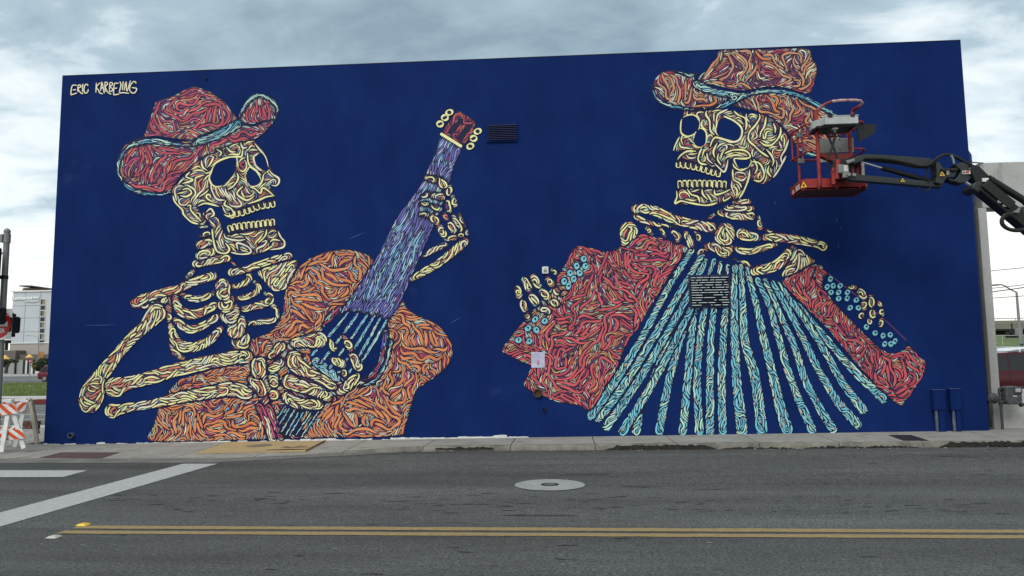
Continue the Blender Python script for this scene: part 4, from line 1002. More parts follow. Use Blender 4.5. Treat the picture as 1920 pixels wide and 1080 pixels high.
def strokes(cv, idx, x0, y0, x1, y1, st, ang, off, rnd):
    PAD = 8
    x0 = max(x0 - PAD * S, 0) // S * S; y0 = max(y0 - PAD * S, 0) // S * S; x1 = min(x1 + PAD * S, OW); y1 = min(y1 + PAD * S, OH)
    x1 -= (x1 - x0) % S; y1 -= (y1 - y0) % S
    mine = own[y0:y1, x0:x1] == idx
    if not mine.any(): return
    H2, W2 = mine.shape; h, w = H2 // S, W2 // S
    m1 = mine.reshape(h, S, w, S).mean((1, 3))
    b = blur(np.pad(m1, 12), st['br'])[12:-12, 12:-12]
    gy, gx = np.gradient(b)
    q = -(gx + 1j * gy) ** 2; q /= (np.abs(q).max() + 1e-9)
    q = q / (np.abs(q) + .06)                       # nearly unit along the rim, fading to nothing deep inside
    nz = smooth_noise(h, w, st['ns'])
    q = st['wb'] * q + st['wn'] * nz
    if ang is not None: q = q + 2.2 * np.exp(2j * ang)
    a = np.angle(q) / 2 + st.get('wig', .5) * smooth_noise(h, w, 14).real
    ca = memoryview(np.ascontiguousarray(np.cos(a), np.float32).reshape(-1)); sa = memoryview(np.ascontiguousarray(np.sin(a), np.float32).reshape(-1))
    free = erode(mine, 1).astype(np.uint8); fm = memoryview(free.reshape(-1))
    core = erode(mine, 3); edgeband = erode(mine, 3) & ~erode(mine, 6)
    def ok(x, y): return 0 < x < w - 1 and 0 < y < h - 1 and fm[int(y * S) * W2 + int(x * S)]
    DS = 1.5
    def grow(x, y, dx, dy, r, nmax):
        out = []
        for _ in range(nmax):
            k = int(y) * w + int(x); cx, sy = ca[k], sa[k]
            if cx * dx + sy * dy < 0: cx, sy = -cx, -sy
            dx, dy = .42 * dx + .58 * cx, .42 * dy + .58 * sy
            l = math.hypot(dx, dy) or 1; dx /= l; dy /= l
            x += dx * DS; y += dy * DS
            ex, ey = dx * (r * .6), dy * (r * .6)
            if not (ok(x + ex, y + ey) and ok(x - dy * r, y + dx * r) and ok(x + dy * r, y - dx * r)): break
            if len(out) > 9:
                px_, py_ = out[-8]
                if (px_ - x) ** 2 + (py_ - y) ** 2 < (2.2 * r) ** 2: break
            out.append((x, y))
        return out
    ncell = int(mine.sum())
    for (hw, gap, mn, mxl, cols, edge, cov) in st['passes']:
        painted = 0.0; budget = cov * ncell / (S * S)
        cols = cols.split(); r = hw + gap * .5
        ys_, xs_ = np.nonzero((edgeband if edge else core) & (free > 0))
        if len(ys_) == 0: continue
        ntry = int(min(len(ys_), max(60, ncell / (hw * S * 1.1))))
        pick = RNG.permutation(len(ys_))[:ntry]
        for yi, xi in zip(ys_[pick].tolist(), xs_[pick].tolist()):
            if painted > budget: break
            if not fm[yi * W2 + xi]: continue
            x, y = (xi + .5) / S, (yi + .5) / S
            k = int(y) * w + int(x); dx, dy = ca[k], sa[k]
            if not (ok(x - dy * r, y + dx * r) and ok(x + dy * r, y - dx * r)): continue
            nm = int(rnd.uniform(mn * 1.2, mxl) / DS / 2) + 1
            P = grow(x, y, -dx, -dy, r, nm)[::-1] + [(x, y)] + grow(x, y, dx, dy, r, nm)
            L_ = (len(P) - 1) * DS
            if L_ < mn: continue
            n = len(P); tl = min(hw * (4.2 if hw > 1.2 else 9), L_ * .5); painted += L_ * 2 * hw
            ph = rnd.uniform(0, 6.28); H = []
            for i in range(n):
                d = min(i, n - 1 - i) * DS; f = min(1.0, (d + .25) / tl)
                f = f ** (.6 if hw > 1.2 else .75)
                H.append(hw * f * (1 + .22 * math.sin(ph + i * .19)) + .10)
            Pa = np.array(P)
            for i in range(0, n, 2 if hw > .9 else 1):
                cx_, cy_ = P[i]; rr_ = (H[i] + gap) * S; ix, iy = cx_ * S, cy_ * S; ri = int(rr_ + 1)
                a0, a1, b0, b1 = int(iy) - ri, int(iy) + ri + 1, int(ix) - ri, int(ix) + ri + 1
                a0 = max(a0, 0); b0 = max(b0, 0)
                yy = np.arange(a0, min(a1, H2))[:, None] + .5 - iy; xx = np.arange(b0, min(b1, W2))[None, :] + .5 - ix
                free[a0:a1, b0:b1][yy * yy + xx * xx <= rr_ * rr_] = 0
            stp = 2 if n > 8 else 1
            sel = list(range(0, n, stp)); 
            if sel[-1] != n - 1: sel.append(n - 1)
            cv.ribbon(Pa[sel] + np.array([x0 / S, y0 / S]), [H[i] for i in sel], cols[rnd.randrange(len(cols))], off)

figs = {}
for f, lab in ((g1, 'skeleton in a red hat playing an orange guitar'), (g2, 'skeleton in a brown hat playing an accordion')):
    o = bpy.data.objects.new(f, None); COL.objects.link(o); o.location = bld.location; o.parent = bld
    o.matrix_parent_inverse = Matrix.Translation(-bld.location); o['label'] = lab; figs[f] = o
def fig_adopt(o): pass
rnd = random.Random(21)
# 1. claim the wall, top layer first
boxes = []
for i, (f, nm, kd, P, Rr, st, an) in enumerate(REG):
    m, x0, y0 = raster_poly(P) if kd == 'poly' else raster_rope(P, Rr)
    sub = own[y0:y0 + m.shape[0], x0:x0 + m.shape[1]]
    sub[m[:sub.shape[0], :sub.shape[1]] & (sub == 0)] = i + 1
    boxes.append((x0, y0, x0 + m.shape[1], y0 + m.shape[0]))
for (f, nm, c, rx, ry, tl, colr, hw) in RINGS:     # keep room for the rings
    r = max(rx, ry) + 1; t = np.linspace(0, 2 * np.pi, 24, endpoint=False)
    pp = np.stack([c[0] + (rx + hw + .3) * np.cos(t) * math.cos(tl) - (ry + hw + .3) * np.sin(t) * math.sin(tl), c[1] + (rx + hw + .3) * np.cos(t) * math.sin(tl) + (ry + hw + .3) * np.sin(t) * math.cos(tl)], 1)
    m, x0, y0 = raster_poly(pp); own[y0:y0 + m.shape[0], x0:x0 + m.shape[1]][m] = 30000
for f, P in LINES:
    m, x0, y0 = raster_rope(P, np.full(len(P), 1.95)); own[y0:y0 + m.shape[0], x0:x0 + m.shape[1]][m] = 30000
# 2. base coat and strokes
NREG = len(REG)
def outline_rope(P, Rr):
    t = np.gradient(P, axis=0); t /= np.maximum(np.hypot(t[:, 0], t[:, 1]), 1e-6)[:, None]
    nr = np.stack([-t[:, 1], t[:, 0]], 1)
    a0 = math.atan2(nr[-1, 1], nr[-1, 0]); a1 = math.atan2(-nr[0, 1], -nr[0, 0])
    cap1 = [P[-1] + Rr[-1] * np.array([math.cos(a0 - k * math.pi / 8), math.sin(a0 - k * math.pi / 8)]) for k in range(1, 8)]
    cap0 = [P[0] + Rr[0] * np.array([math.cos(a1 - k * math.pi / 8), math.sin(a1 - k * math.pi / 8)]) for k in range(1, 8)]
    return np.concatenate([P + nr * Rr[:, None], cap1, (P - nr * Rr[:, None])[::-1], cap0])
for i, (f, nm, kd, P, Rr, st, an) in enumerate(REG):
    cv = Canvas(); base = 0.0022 + (NREG - i) * 0.000035
    if st.get('base'):
        if kd == 'poly':
            tri = tessellate_polygon([[Vector((x, y, 0)) for x, y in P]])
            cv.face(P, st['base'], base, tri)
        else:
            n = len(P); step = max(1, n // 40); sel = list(range(0, n, step))
            if sel[-1] != n - 1: sel.append(n - 1)
            Po = outline_rope(P[sel], Rr[sel])
            tri = tessellate_polygon([[Vector((x, y, 0)) for x, y in Po]])
            cv.face(Po, st['base'], base, tri)
    if st['passes']:
        strokes(cv, i + 1, *boxes[i], st, an, 0.0022 + NREG * 0.000035 + 0.0012, rnd)
    cv.build(nm, figs[f])
OFF = 0.0022 + NREG * 0.000035 + 0.0045
for (f, nm, c, rx, ry, tl, colr, hw) in RINGS:
    cv = Canvas(); t = np.linspace(0, 2 * np.pi * rnd.uniform(.93, 1.0), 22) + rnd.uniform(0, 6)
    if nm == 'painted_tooth': t = np.linspace(-.45, math.pi + rnd.uniform(-.3, .7), 16) if colr == 'cream' else np.linspace(math.pi - .7 + rnd.uniform(-.3, .3), 2 * math.pi + .45, 16); colr = 'cream'
    sq = .55 if nm == 'painted_tooth' else 1.0
    def el(k, tt): ct_ = np.sign(np.cos(tt)) * np.abs(np.cos(tt)) ** sq; st_ = np.sign(np.sin(tt)) * np.abs(np.sin(tt)) ** sq; return np.stack([c[0] + k * rx * ct_ * math.cos(tl) - k * ry * st_ * math.sin(tl), c[1] + k * rx * ct_ * math.sin(tl) + k * ry * st_ * math.cos(tl)], 1)
    tf = np.linspace(0, 2 * np.pi, 20, endpoint=False); kk = 1 + (hw + .6) / min(rx, ry)
    cv.face(el(kk, tf), 'ink', OFF - .001)
    cv.ribbon(el(1.0, t), hw * (1 + .35 * np.sin(t * 2 + rnd.uniform(0, 6))), colr, OFF)
    if nm == 'painted_button': cv.ribbon(el(.45, np.linspace(.5, 3, 5)), [.2, .6, .8, .6, .2], 'mint', OFF + .0012)
    elif nm == 'painted_tooth': cv.ribbon(np.stack([np.linspace(-.25, .25, 4) * rx + c[0], np.linspace(-.3, .35, 4) * ry + c[1]], 1), [.2, .6, .6, .2], 'umber', OFF + .0012)
    cv.build(nm, figs[f])
for (f, nm, kd, P, Rr, st, an) in REG:
    if st is SOCKET:
        cv = Canvas(); c = P.mean(0); n = len(P); Q = c + (P - c) * (1 + 2.6 / np.hypot(*(P - c).T).mean())
        k0 = rnd.randrange(n)
        for a_, b_, w_ in ((0, .46, 1.15), (.48, .80, .85), (.82, .99, 1.0)):
            I = [(k0 + int(n * a_) + j) % n for j in range(int(n * (b_ - a_)))]; m_ = len(I)
            cv.ribbon(Q[I], [.25 + w_ * min(1, min(j, m_ - 1 - j) / 5) * (1 + .25 * math.sin(j * .7)) for j in range(m_)], rnd.choice(('cream', 'cream', 'bone')), OFF - .0005)
        cv.build('painted_socket_rim', figs[f])
for f in (g1, g2):
    cv = Canvas()
    for ff, P in LINES:
        if ff != f: continue
        d_ = np.r_[0, np.cumsum(np.hypot(*np.diff(P, axis=0).T))]; n = max(6, int(d_[-1] / 1.8)); t = np.linspace(0, d_[-1], n)
        Q = np.stack([np.interp(t, d_, P[:, 0]), np.interp(t, d_, P[:, 1])], 1); ph = rnd.uniform(0, 6)
        cv.ribbon(Q, [.15 + 1.3 * min(1, (min(k, n - 1 - k) + .4) / 4.5) ** .7 * (1 + .22 * math.sin(ph + k * .33)) for k in range(n)], rnd.choice(('cream', 'cream', 'cream', 'bone')), OFF - .0008)
    cv.build('painted_skull_contour', figs[f])
cv = Canvas()
for s_ in SIGN:
    P = crom(zs(*s_), False, 6); n = len(P); H = [.35 + .62 * min(1, (min(k, n - 1 - k) + 1) / 3) for k in range(n)]
    cv.ribbon(P, [h_ + .9 for h_ in H], 'ink', OFF - .003); cv.ribbon(P, H, 'bone', OFF)
cv.build('signature', bld)
# a few stray pale scratches and drips on the paint
cv = Canvas()
for a, b in (((1567,408),(1569,418)), ((1571,455),(1572,466)), ((1576,425),(1577,432)), ((655,448),(683,436)), ((160,610),(215,609)), ((1452,378),(1453,384)), ((845,605),(862,596)), ((1000,600),(1001,607))):
    cv.ribbon(np.array([a, ((a[0]+b[0])/2 + .6, (a[1]+b[1])/2 + .4), b]), [.1, .28, .1], 'slate', OFF)
cv.build('scratch', bld)
del own
# ------------------------------------------------------------------ boom lift with its red basket
M_RED = mat('lift_red', (0.24, 0.018, 0.014), 0.5, var=.35, scale=7, bump=.1)
M_REDW = mat('lift_red_worn', (0.30, 0.035, 0.03), 0.6, col2=(0.62, 0.52, 0.5), scale=13)
M_GRY = mat('lift_grey', (0.022, 0.026, 0.026), 0.45, var=.25, scale=4)
M_DRK = mat('lift_dark', (0.006, 0.006, 0.0065), 0.5, var=.3)
M_HOSE = mat('hose_rubber', (0.008, 0.008, 0.008), 0.6)
M_ALU = mat('aluminium', (0.42, 0.43, 0.42), 0.5, metal=.3, var=.15, scale=8)
M_PANEL = mat('grey_panel', (0.20, 0.21, 0.20), 0.6, var=.15, scale=6)
M_CHROME = mat('chrome_rod', (0.72, 0.72, 0.72), 0.2, metal=.9)
M_WARN = mat('warning_yellow', (0.70, 0.45, 0.03), 0.5)
M_INK = mat('print_black', (0.01, 0.01, 0.01), 0.6)
M_LBL = mat('label_white', (0.66, 0.66, 0.64), 0.5)
M_TYRE = mat('tyre_rubber', (0.02, 0.02, 0.02), 0.9, bump=.3)
Yn, Yf = 13.35, 14.05
lift = thing('boom_lift', (10.6, 12.4, 0), 'articulated boom lift with a red work basket raised in front of the right skeleton hat', 'boom lift')
bx0, bx1 = A(1505, 354, Yn).x, A(1630, 354, Yn).x
zf = A(1560, 354, Yn).z; zk = A(1505, 335, Yn).z
g = MB(); c_ = .07
outl = [(bx0 + c_, Yn), (bx1 - c_, Yn), (bx1, Yn + c_), (bx1, Yf), (bx0, Yf), (bx0, Yn + c_)]
g.prism([(x, y, zf) for x, y in outl], (0, 0, 0.03))
floor_ = g.build('basket_floor', mat('floor_grating', (0.05, 0.012, 0.010), 0.7, var=.4, scale=30), lift)
g = MB()
for i in range(6):
    (xa_, ya_), (xb_, yb_) = outl[i], outl[(i + 1) % 6]
    ix, iy = (bx0 + bx1) / 2, (Yn + Yf) / 2
    sh = lambda x, y: (x + (ix - x) * .03, y + (iy - y) * .05)
    g.prism([(xa_, ya_, zf - .004), (xb_, yb_, zf - .004), (*sh(xb_, yb_), zf - .004), (*sh(xa_, ya_), zf - .004)], (0, 0, zk - zf))
kick = g.build('kick_plate', M_RED, lift)
g = MB()
for u in (1533, 1566, 1609):
    x = A(u, 345, Yn).x; g.box((x, Yn - .012, zf + .005), (x + .035, Yn - .0005, zk - .02))
g.build('kick_rib', M_RED, kick)
# print on the left end of the kick plate
Mx = lambda y, z: facing((bx0 - .003, y, z), (0, -1, 0), (0, 0, 1))
mb = text_mb('SJR', .085, Mx(Yf - .17, zf + .075), spacing=1.0, bold=.004); text_mb('BOE', .12, Mx(Yf - .44, zf + .09), mb=mb, bold=.006); mb.build('print', M_LBL, kick)
def warn_tri(p, s, x, parent):
    Mt = facing(p, x)
    g = MB(); g.quad(*[Mt @ Vector(q) for q in ((-s, -s * .8, 0), (s, -s * .8, 0), (0, s, 0))])
    o = g.build('warning_triangle', M_WARN, parent)
    g = MB(); g.quad(*[Mt @ Vector(q) for q in ((-s*.35, -s*.5, .002), (s*.4, -s*.5, .002), (s*.12, s*.1, .002), (-s*.15, s*.35, .002))]); g.build('warning_mark', M_INK, parent)
    return o
xm = Vector((-c_, 0, 0))
a_ = Vector((bx0, Yn + c_, 0)); b_ = Vector((bx0 + c_, Yn, 0)); dd = (b_ - a_).normalized(); nn = Vector((-dd.y, dd.x, 0)) * -1
warn_tri((a_ + b_) / 2 + Vector((-.004, -.004, zf + .095)), .062, dd, kick)
# rails
tr = 0.019
def rail(name, pts, r=tr, m=M_RED, parent=lift): g = MB(); g.tube(pts, r, 8); return g.build(name, m, parent, smooth=True)
zt_, zm_ = A(1532, 230, Yn).z, A(1535, 281, Yn).z
xl = A(1537, 345, Yn).x; xr = A(1608, 330, Yn).x
rail('post', [(xl, Yn, zf + .05), (xl, Yn, A(1532, 206, Yn).z)], .034)
rail('post', [(bx0 + .17, Yf - .02, zk - .1), (bx0 + .17, Yf - .02, zt_)], .024)
rail('post', [(bx1 - .06, Yf - .05, zk - .1), (bx1 - .06, Yf - .05, zt_)], .034)
rail('post', [(xr, Yn + .25, zk - .1), (xr, Yn + .25, zt_)], .036)
for zz in (zt_, zm_):
    rail('guard_rail', [(xl, Yn, zz), (bx0 + .28, Yn, zz), (bx0 + .14, Yn + .08, zz), (bx0 + .05, Yf - .1, zz), (bx0 + .03, Yf - .03, zz), (bx0 + .08, Yf, zz), (bx1 - .1, Yf, zz), (bx1 - .02, Yf - .05, zz), (bx1, Yn + .2, zz), (bx1 - .01, Yn + .08, zz), (bx1 - .06, Yn + .02, zz), (xr - .03, Yn, zz)])
for dx in (.06, .25):
    rail('gate_bar', [(bx0 + dx, Yf - .03, zm_), (bx0 + dx, Yf - .03, zt_ - .01)], .016)
for z in (zm_, zt_):
  g = MB(); g.box((bx0 + .14, Yf - .07, z - .07), (bx0 + .26, Yf - .03, z + .02))
  g.build('gate_hinge', mat('zinc', (0.16, 0.16, 0.155), .5, metal=.5, var=.3, scale=30), lift, bevel=.006)
rail('gate_loop', [(bx0 + .2, Yf - .05, zt_ + .01), (bx0 + .28, Yf - .25, zt_ - .01), (bx0 + .26, Yf - .3, zt_ - .12), (bx0 + .2, Yf - .1, zt_ - .1)], .010)
# hoop above the console
Yh = Yn - .02
hoop = [A(1532, 212, Yn), A(1536, 204, Yn), A(1547, 195, Yh), A(1560, 190, Yh), A(1575, 188, Yh), A(1605, 187.5, Yh), A(1614, 189, Yh), A(1617, 193, Yh + .05), A(1612, 199, Yh + .25), A(1600, 206, Yh + .5), A(1598, 212, Yh + .5), A(1599, 236, Yh + .5)]
rail('top_hoop', hoop[:4], .022); rail('top_hoop', hoop[3:9], .024, M_REDW); rail('top_hoop', hoop[8:], .030)
# console: silver control box with dark underside, lower panel and cables
ca, cb_ = A(1547, 233, 13.05), A(1610, 233, 13.05); ct = A(1575, 217, 13.05).z
g = MB()
g.prism([(ca.x, 13.05, ca.z), (cb_.x, 13.05, ca.z), (cb_.x, 13.05, ct), (ca.x, 13.05, ct)], (0, .4, 0))
g.prism([(ca.x - .003, 13.06, ct - .01), (ca.x - .003, 13.06, ca.z), (ca.x - .14, 13.3, ca.z), (ca.x - .14, 13.3, ct - .01)][::-1], (0, .14, .0))
con = g.build('control_box', M_ALU, lift, bevel=.006)
g = MB(); g.box((ca.x - .12, 13.12, ca.z - .035), (cb_.x - .02, 13.52, ca.z - .004)); g.build('box_underside', M_DRK, con)
g = MB(); g.box((ca.x - .01, 13.043, ct - .008), (cb_.x + .012, 13.46, ct + .008)); g.build('box_lid', M_ALU, con, bevel=.004)
g = MB()
for u in (1557, 1599): x = A(u, 218, 13.04).x; g.box((x - .035, 13.035, ct - .022), (x + .035, 13.06, ct + .016))
g.build('latch', M_DRK, con)
p = A(1565, 240, 13.2)
g = MB(); g.box((p.x - .05, 13.15, p.z - .035), (p.x + .05, 13.25, p.z + .05)); g.build('plug', M_LBL, con, bevel=.015)
g = MB(); g.tube([(p.x, 13.2, p.z - .03), (p.x, 13.2, p.z - .09)], .022); g.build('gland', M_PANEL, con)
def cable(px, Y, r=.011, name='cable', m=M_HOSE):
    P = crom(px, False, 5); g = MB(); g.tube([A(u, v, Y) for u, v in P], r, 6); return g.build(name, m, lift, smooth=True)
cable([(1566, 248), (1563, 262), (1558, 280), (1551, 295), (1552, 310), (1560, 311)], 13.25, .012)
cable([(1568, 248), (1563, 272), (1556, 290), (1550, 305), (1556, 316), (1566, 306)], 13.22, .010)
cable([(1549, 245), (1556, 262), (1564, 280), (1570, 297)], 13.28, .018)
cable([(1543, 247), (1552, 254), (1560, 256), (1575, 255)], 13.3, .012)
cable([(1600, 315), (1606, 322), (1601, 330), (1590, 334)], 13.1, .010)
cable([(1548, 332), (1556, 326), (1563, 320)], 13.2, .006)
a, b = A(1536, 287, 13.75), A(1600, 258, 13.75)
g = MB(); g.box((a.x, 13.75, a.z), (b.x, 13.79, b.z)); pan = g.build('rear_panel', M_PANEL, lift, bevel=.004)
g = MB()
for u, v in ((1574, 262), (1595, 262), (1575, 280), (1595, 280)): q = A(u, v, 13.745); g.box((q.x - .009, 13.742, q.z - .009), (q.x + .009, 13.7495, q.z + .009))
g.build('bolt', M_DRK, pan)
g = MB(); g.prism([A(1536, 289, 13.8), A(1563, 298, 13.8), A(1562, 304, 13.8), A(1536, 304, 13.8)], (0, .02, 0)); g.build('lower_panel', M_LBL, lift)
g = MB(); g.prism([A(1535, 287.5, 13.5), A(1601, 287.5, 13.5), A(1598, 294, 13.5), A(1575, 304, 13.5), A(1563, 303, 13.5), A(1538, 293, 13.5)], (0, .12, 0)); g.build('bracket_plate', M_RED, lift, bevel=.01)
g = MB(); g.prism([A(1607, 231, 13.5), A(1644, 234, 13.5), A(1641, 249, 13.5), A(1611, 266, 13.5)], (0, .03, 0)); g.build('tool_tray', M_DRK, lift)
# mount and rotator
g = MB(); g.prism([A(1561, 300, 13.2), A(1572, 297, 13.2), A(1612, 296, 13.2), A(1616, 306, 13.2), A(1600, 312, 13.2), A(1594, 334, 13.2), A(1578, 338, 13.2), A(1568, 330, 13.2)], (0, .14, 0)); g.build('basket_mount', M_DRK, lift, bevel=.012)
g = MB(); g.tube([A(1571, 300, 13.22) , A(1570, 336, 13.22)], .05, 12); g.tube([A(1566, 306, 13.25), A(1562, 318, 13.25), A(1563, 346, 13.25)], .04, 10); g.build('mast', M_RED, lift, smooth=True)
g = MB(); g.box(A(1580, 322, 13.1), A(1588, 311, 13.17)); g.build('valve_block', M_LBL, lift, bevel=.008)
g = MB(); g.box(A(1573, 324, 13.08), A(1579, 310, 13.16)); g.box(A(1581, 333, 13.08), A(1592, 324, 13.14)); g.build('valve_body', M_PANEL, lift, bevel=.01)
g = MB(); g.tube([A(1607, 306, 13.3), A(1608, 333, 13.3)], .045, 10); g.tube([A(1615, 308, 13.3), A(1616, 328, 13.3)], .035, 8); g.build('tilt_cylinder', M_RED, lift, smooth=True)
g = MB(); g.box(A(1616.5, 330, 13.24), A(1619, 306, 13.27)); g.build('white_strip', M_LBL, lift)
# jib
def slab(name, px, Y, t, m, bevel=.008, parent=lift):
    g = MB(); g.prism([A(u, v, Y) for u, v in px], (0, t, 0)); return g.build(name, m, parent, bevel=bevel)
Yj = 13.0
slab('upper_jib', [(1590, 301), (1608, 292), (1627, 288.5), (1700, 293), (1742, 296.5), (1754, 302), (1750, 311), (1735, 311), (1700, 306.5), (1640, 300), (1622, 299), (1602, 307)], Yj, .13, M_GRY)
slab('upper_jib_shoulder', [(1586, 301), (1602, 297), (1604, 301), (1590, 307)], Yj - .02, .03, M_PANEL)
slab('lower_jib', [(1594, 326), (1612, 327), (1750, 340), (1768, 343), (1766, 351), (1750, 350), (1594, 337)], Yj - .02, .14, M_GRY)
slab('lower_jib_face', [(1597, 333), (1762, 346.5), (1760, 350.5), (1597, 337.5)], Yj - .034, .012, mat('lift_grey_low', (0.016, 0.02, 0.019), .5), .002)
for u, v in ((1590, 328), (1600, 328.5), (1762, 343.5)):
    g = MB(); q = A(u, v, Yj - .03); g.tube([q, q + Vector((0, -.05, 0))], .03, 10); g.build('pivot_pin', M_PANEL, lift)
g = MB(); g.tube([A(1614, 303.5, 13.05), A(1655, 315.5, 13.05)], .018, 10); g.build('ram_rod', M_CHROME, lift, smooth=True)
g = MB(); g.tube([A(1653, 315, 13.05), A(1745, 340, 13.05)], .042, 12); g.build('ram_barrel', M_DRK, lift, smooth=True)
cable([(1640, 299), (1680, 304), (1702, 310), (1720, 313), (1740, 312), (1750, 303), (1760, 295), (1772, 290), (1785, 291), (1800, 299), (1820, 309), (1836, 317)], 12.92, .024, 'hose')
cable([(1620, 297), (1660, 298), (1700, 305), (1725, 311), (1742, 309), (1752, 300), (1766, 292), (1780, 290), (1796, 296), (1815, 306), (1840, 320)], 12.88, .020, 'hose')
cable([(1740, 311), (1736, 322), (1738, 334), (1744, 341)], 12.95, .010, 'hose'); cable([(1746, 309), (1744, 317), (1748, 324), (1756, 327)], 12.93, .009, 'hose')
cable([(1722, 349), (1728, 355), (1736, 358), (1743, 354), (1745, 350)], 12.95, .010, 'hose')
cable([(1783, 291), (1787, 298), (1789, 307)], 12.84, .018, 'hose_sleeve', M_PANEL)
slab('knuckle_plate', [(1755, 304), (1762, 303), (1766, 312), (1772, 317), (1792, 315), (1795, 322), (1790, 332), (1776, 333), (1767, 345), (1754, 342), (1757, 330)], 12.9, .2, M_GRY)
slab('knuckle_link', [(1764, 316), (1796, 314), (1797, 320), (1768, 321)], 12.86, .03, M_DRK)
slab('knuckle_plate', [(1790, 309), (1806, 303), (1830, 313), (1842, 325), (1832, 332), (1822, 334), (1811, 342), (1799, 343), (1789, 339), (1797, 331), (1803, 320)], 12.88, .2, M_GRY)
slab('knuckle_base', [(1778, 334), (1796, 337), (1812, 340), (1803, 345), (1790, 342), (1779, 338)], 12.9, .16, M_DRK)
for u, v, s in ((1692, 338, .038), (1766, 326, .045)): warn_tri(A(u, v, 12.86 if u > 1700 else Yj - .04) + Vector((0, -.01, 0)), s, (1, 0, 0), lift)
g = MB(); q = A(1777.5, 324, 12.85); g.box((q.x - .022, q.y, q.z - .035), (q.x + .022, q.y + .01, q.z + .035)); g.build('label_plate', M_PANEL, lift)
g = MB(); q = A(1812, 323, 12.855); g.box((q.x - .065, q.y, q.z - .03), (q.x + .065, q.y + .01, q.z + .03)); lb = g.build('label_plate', M_LBL, lift)
mb = text_mb('S-87', .06, facing((q.x - .005, q.y - .003, q.z)), bold=.004); mb.build('print', mat('print_rust', (0.30, 0.06, 0.03), .6), lb)
g = MB(); q = A(1826, 316, 12.85); g.tube([q, q + Vector((0, .3, 0))], .065, 14); q = A(1823, 315, 12.83); g.tube([q, q + Vector((0, .05, 0))], .03, 10); g.build('elbow_pin', M_PANEL, lift, smooth=True)
slab('elbow_cover', [(1821, 307), (1838, 312), (1848, 322), (1857, 331), (1850, 334), (1856, 338), (1845, 345), (1830, 342), (1824, 327)], 12.8, .2, M_DRK, .02)
# main boom, carried on to the chassis outside the frame
Yb = 12.75
b0, b1 = A(1836, 350, Yb), A(1960, 452, Yb); dv = (b1 - b0)
end = b0 + dv * ((b0.z - 1.75) / -dv.z) if dv.z < 0 else b1
slab('boom_head', [(1829, 341), (1846, 338), (1850, 352), (1836, 361), (1822, 353), (1824, 347)], Yb - .1, .36, M_GRY, .02)
g = MB(); g.beam(b0, end, .24, .205); g.build('main_boom', M_DRK, lift, bevel=.015)
g = MB(); g.beam(A(1841, 345, Yb - .06), A(1841, 345, Yb - .06) + dv * .42, .20, .16); g.build('boom_sleeve', mat('boom_slate', (0.009, 0.0095, 0.009), .5), lift, bevel=.01)
g = MB(); w0 = A(1852, 334, Yb + .1); w1 = A(1922, 377, Yb + .1); g.tube([w0, w1, b0 + (end - b0) * .62], .062, 12); g.build('lift_ram', M_DRK, lift, smooth=True)
g = MB(); g.tube([A(1811, 342, 12.8), A(1822, 349, 12.8)], .022, 8); g.build('ram_rod', M_CHROME, lift)
g = MB(); q = A(1848, 337, Yb - .14); g.box((q.x - .05, q.y, q.z - .03), (q.x + .05, q.y + .02, q.z + .03)); g.build('label_plate', M_LBL, lift)
cable([(1898, 403), (1886, 403), (1879, 411), (1880, 421), (1890, 429), (1905, 432), (1922, 430)], Yb - .2, .035, 'hose_loop')
g = MB()
for u, v in ((1875, 378), (1885, 385)): q = A(u, v, Yb - .14); g.box((q.x - .04, q.y - .01, q.z - .025), (q.x + .04, q.y + .01, q.z + .025))
q = A(1908, 392, Yb - .16); g.prism([A(1900, 398, Yb - .17), A(1914, 388, Yb - .17), A(1911, 399, Yb - .17)], (0, .34, 0))
g.build('boom_clamp', M_PANEL, lift)
ex, ez = end.x, 0.1
g = MB(); g.box((ex - .5, 12.1, 1.0), (ex + 1.1, 13.4, 2.1)); g.build('turret', M_RED, lift, bevel=.05)
g = MB(); g.box((ex - 1.2, 12.0, .45), (ex + 1.4, 13.3, .99)); g.build('chassis', M_GRY, lift, bevel=.04)
for wx in (ex - .9, ex + 1.1):
    for wy in (11.85, 13.2):
        g = MB(); g.tube([(wx, wy, .44), (wx, wy + .02, .44), (wx, wy + .23, .44), (wx, wy + .25, .44)], [.34, .4, .4, .34], 24); w = g.build('wheel', M_TYRE, lift)
        g = MB(); g.tube([(wx, wy - .01, .44), (wx, wy + .26, .44)], .2, 16); g.build('rim', M_PANEL, w)

# ------------------------------------------------------------------ right of the building
M_CONC = concrete('portal_concrete', (0.46, 0.46, 0.44), 0.18, 1.2)
M_WWALL = concrete('white_wall', (0.64, 0.63, 0.60), 0.15, 1.5)
Yp = 15.25
cx0, cx1 = A(1851, 560, Yp).x - .1, A(1862.5, 560, Yp).x
cx0 = A(1846.5, 560, Yp).x
bz0, bz1 = A(1880, 389, Yp).z, A(1880, 304, Yp).z
por = thing('concrete_portal', (cx0, Yp, .2), 'pale concrete post and beam portal standing right of the navy wall', 'portal')
g = MB(); g.box((cx0, Yp, 0.05), (cx1, Yp + .4, bz0 - .001)); g.build('post', M_CONC, por, bevel=.012)
bxl = A(1838, 330, Yp).x
g = MB(); g.box((bxl, Yp, bz0), (13.5, Yp + .45, bz1)); g.build('beam', M_CONC, por, bevel=.012)
g = MB(); g.box((13.2, Yp + .02, 0.05), (13.48, Yp + .4, bz0 - .001)); g.build('post', M_CONC, por, bevel=.012)
g = MB(); g.tube([(XR + .2, D + .5, A(1833, 303, D + .5).z), A(1844, 306, D + .4)], .012, 6); g.build('wire_stub', M_DRK, por)
lwz = A(1900, 729.5, 15.35).z
lw = MB(); lw.box((cx1 + .002, 15.3, 0.05), (13.1, 15.5, lwz))
tag(lw.build('low_wall', M_WWALL, bevel=.015), 'low whitewashed wall behind the gas meter, right of the concrete post', 'wall')
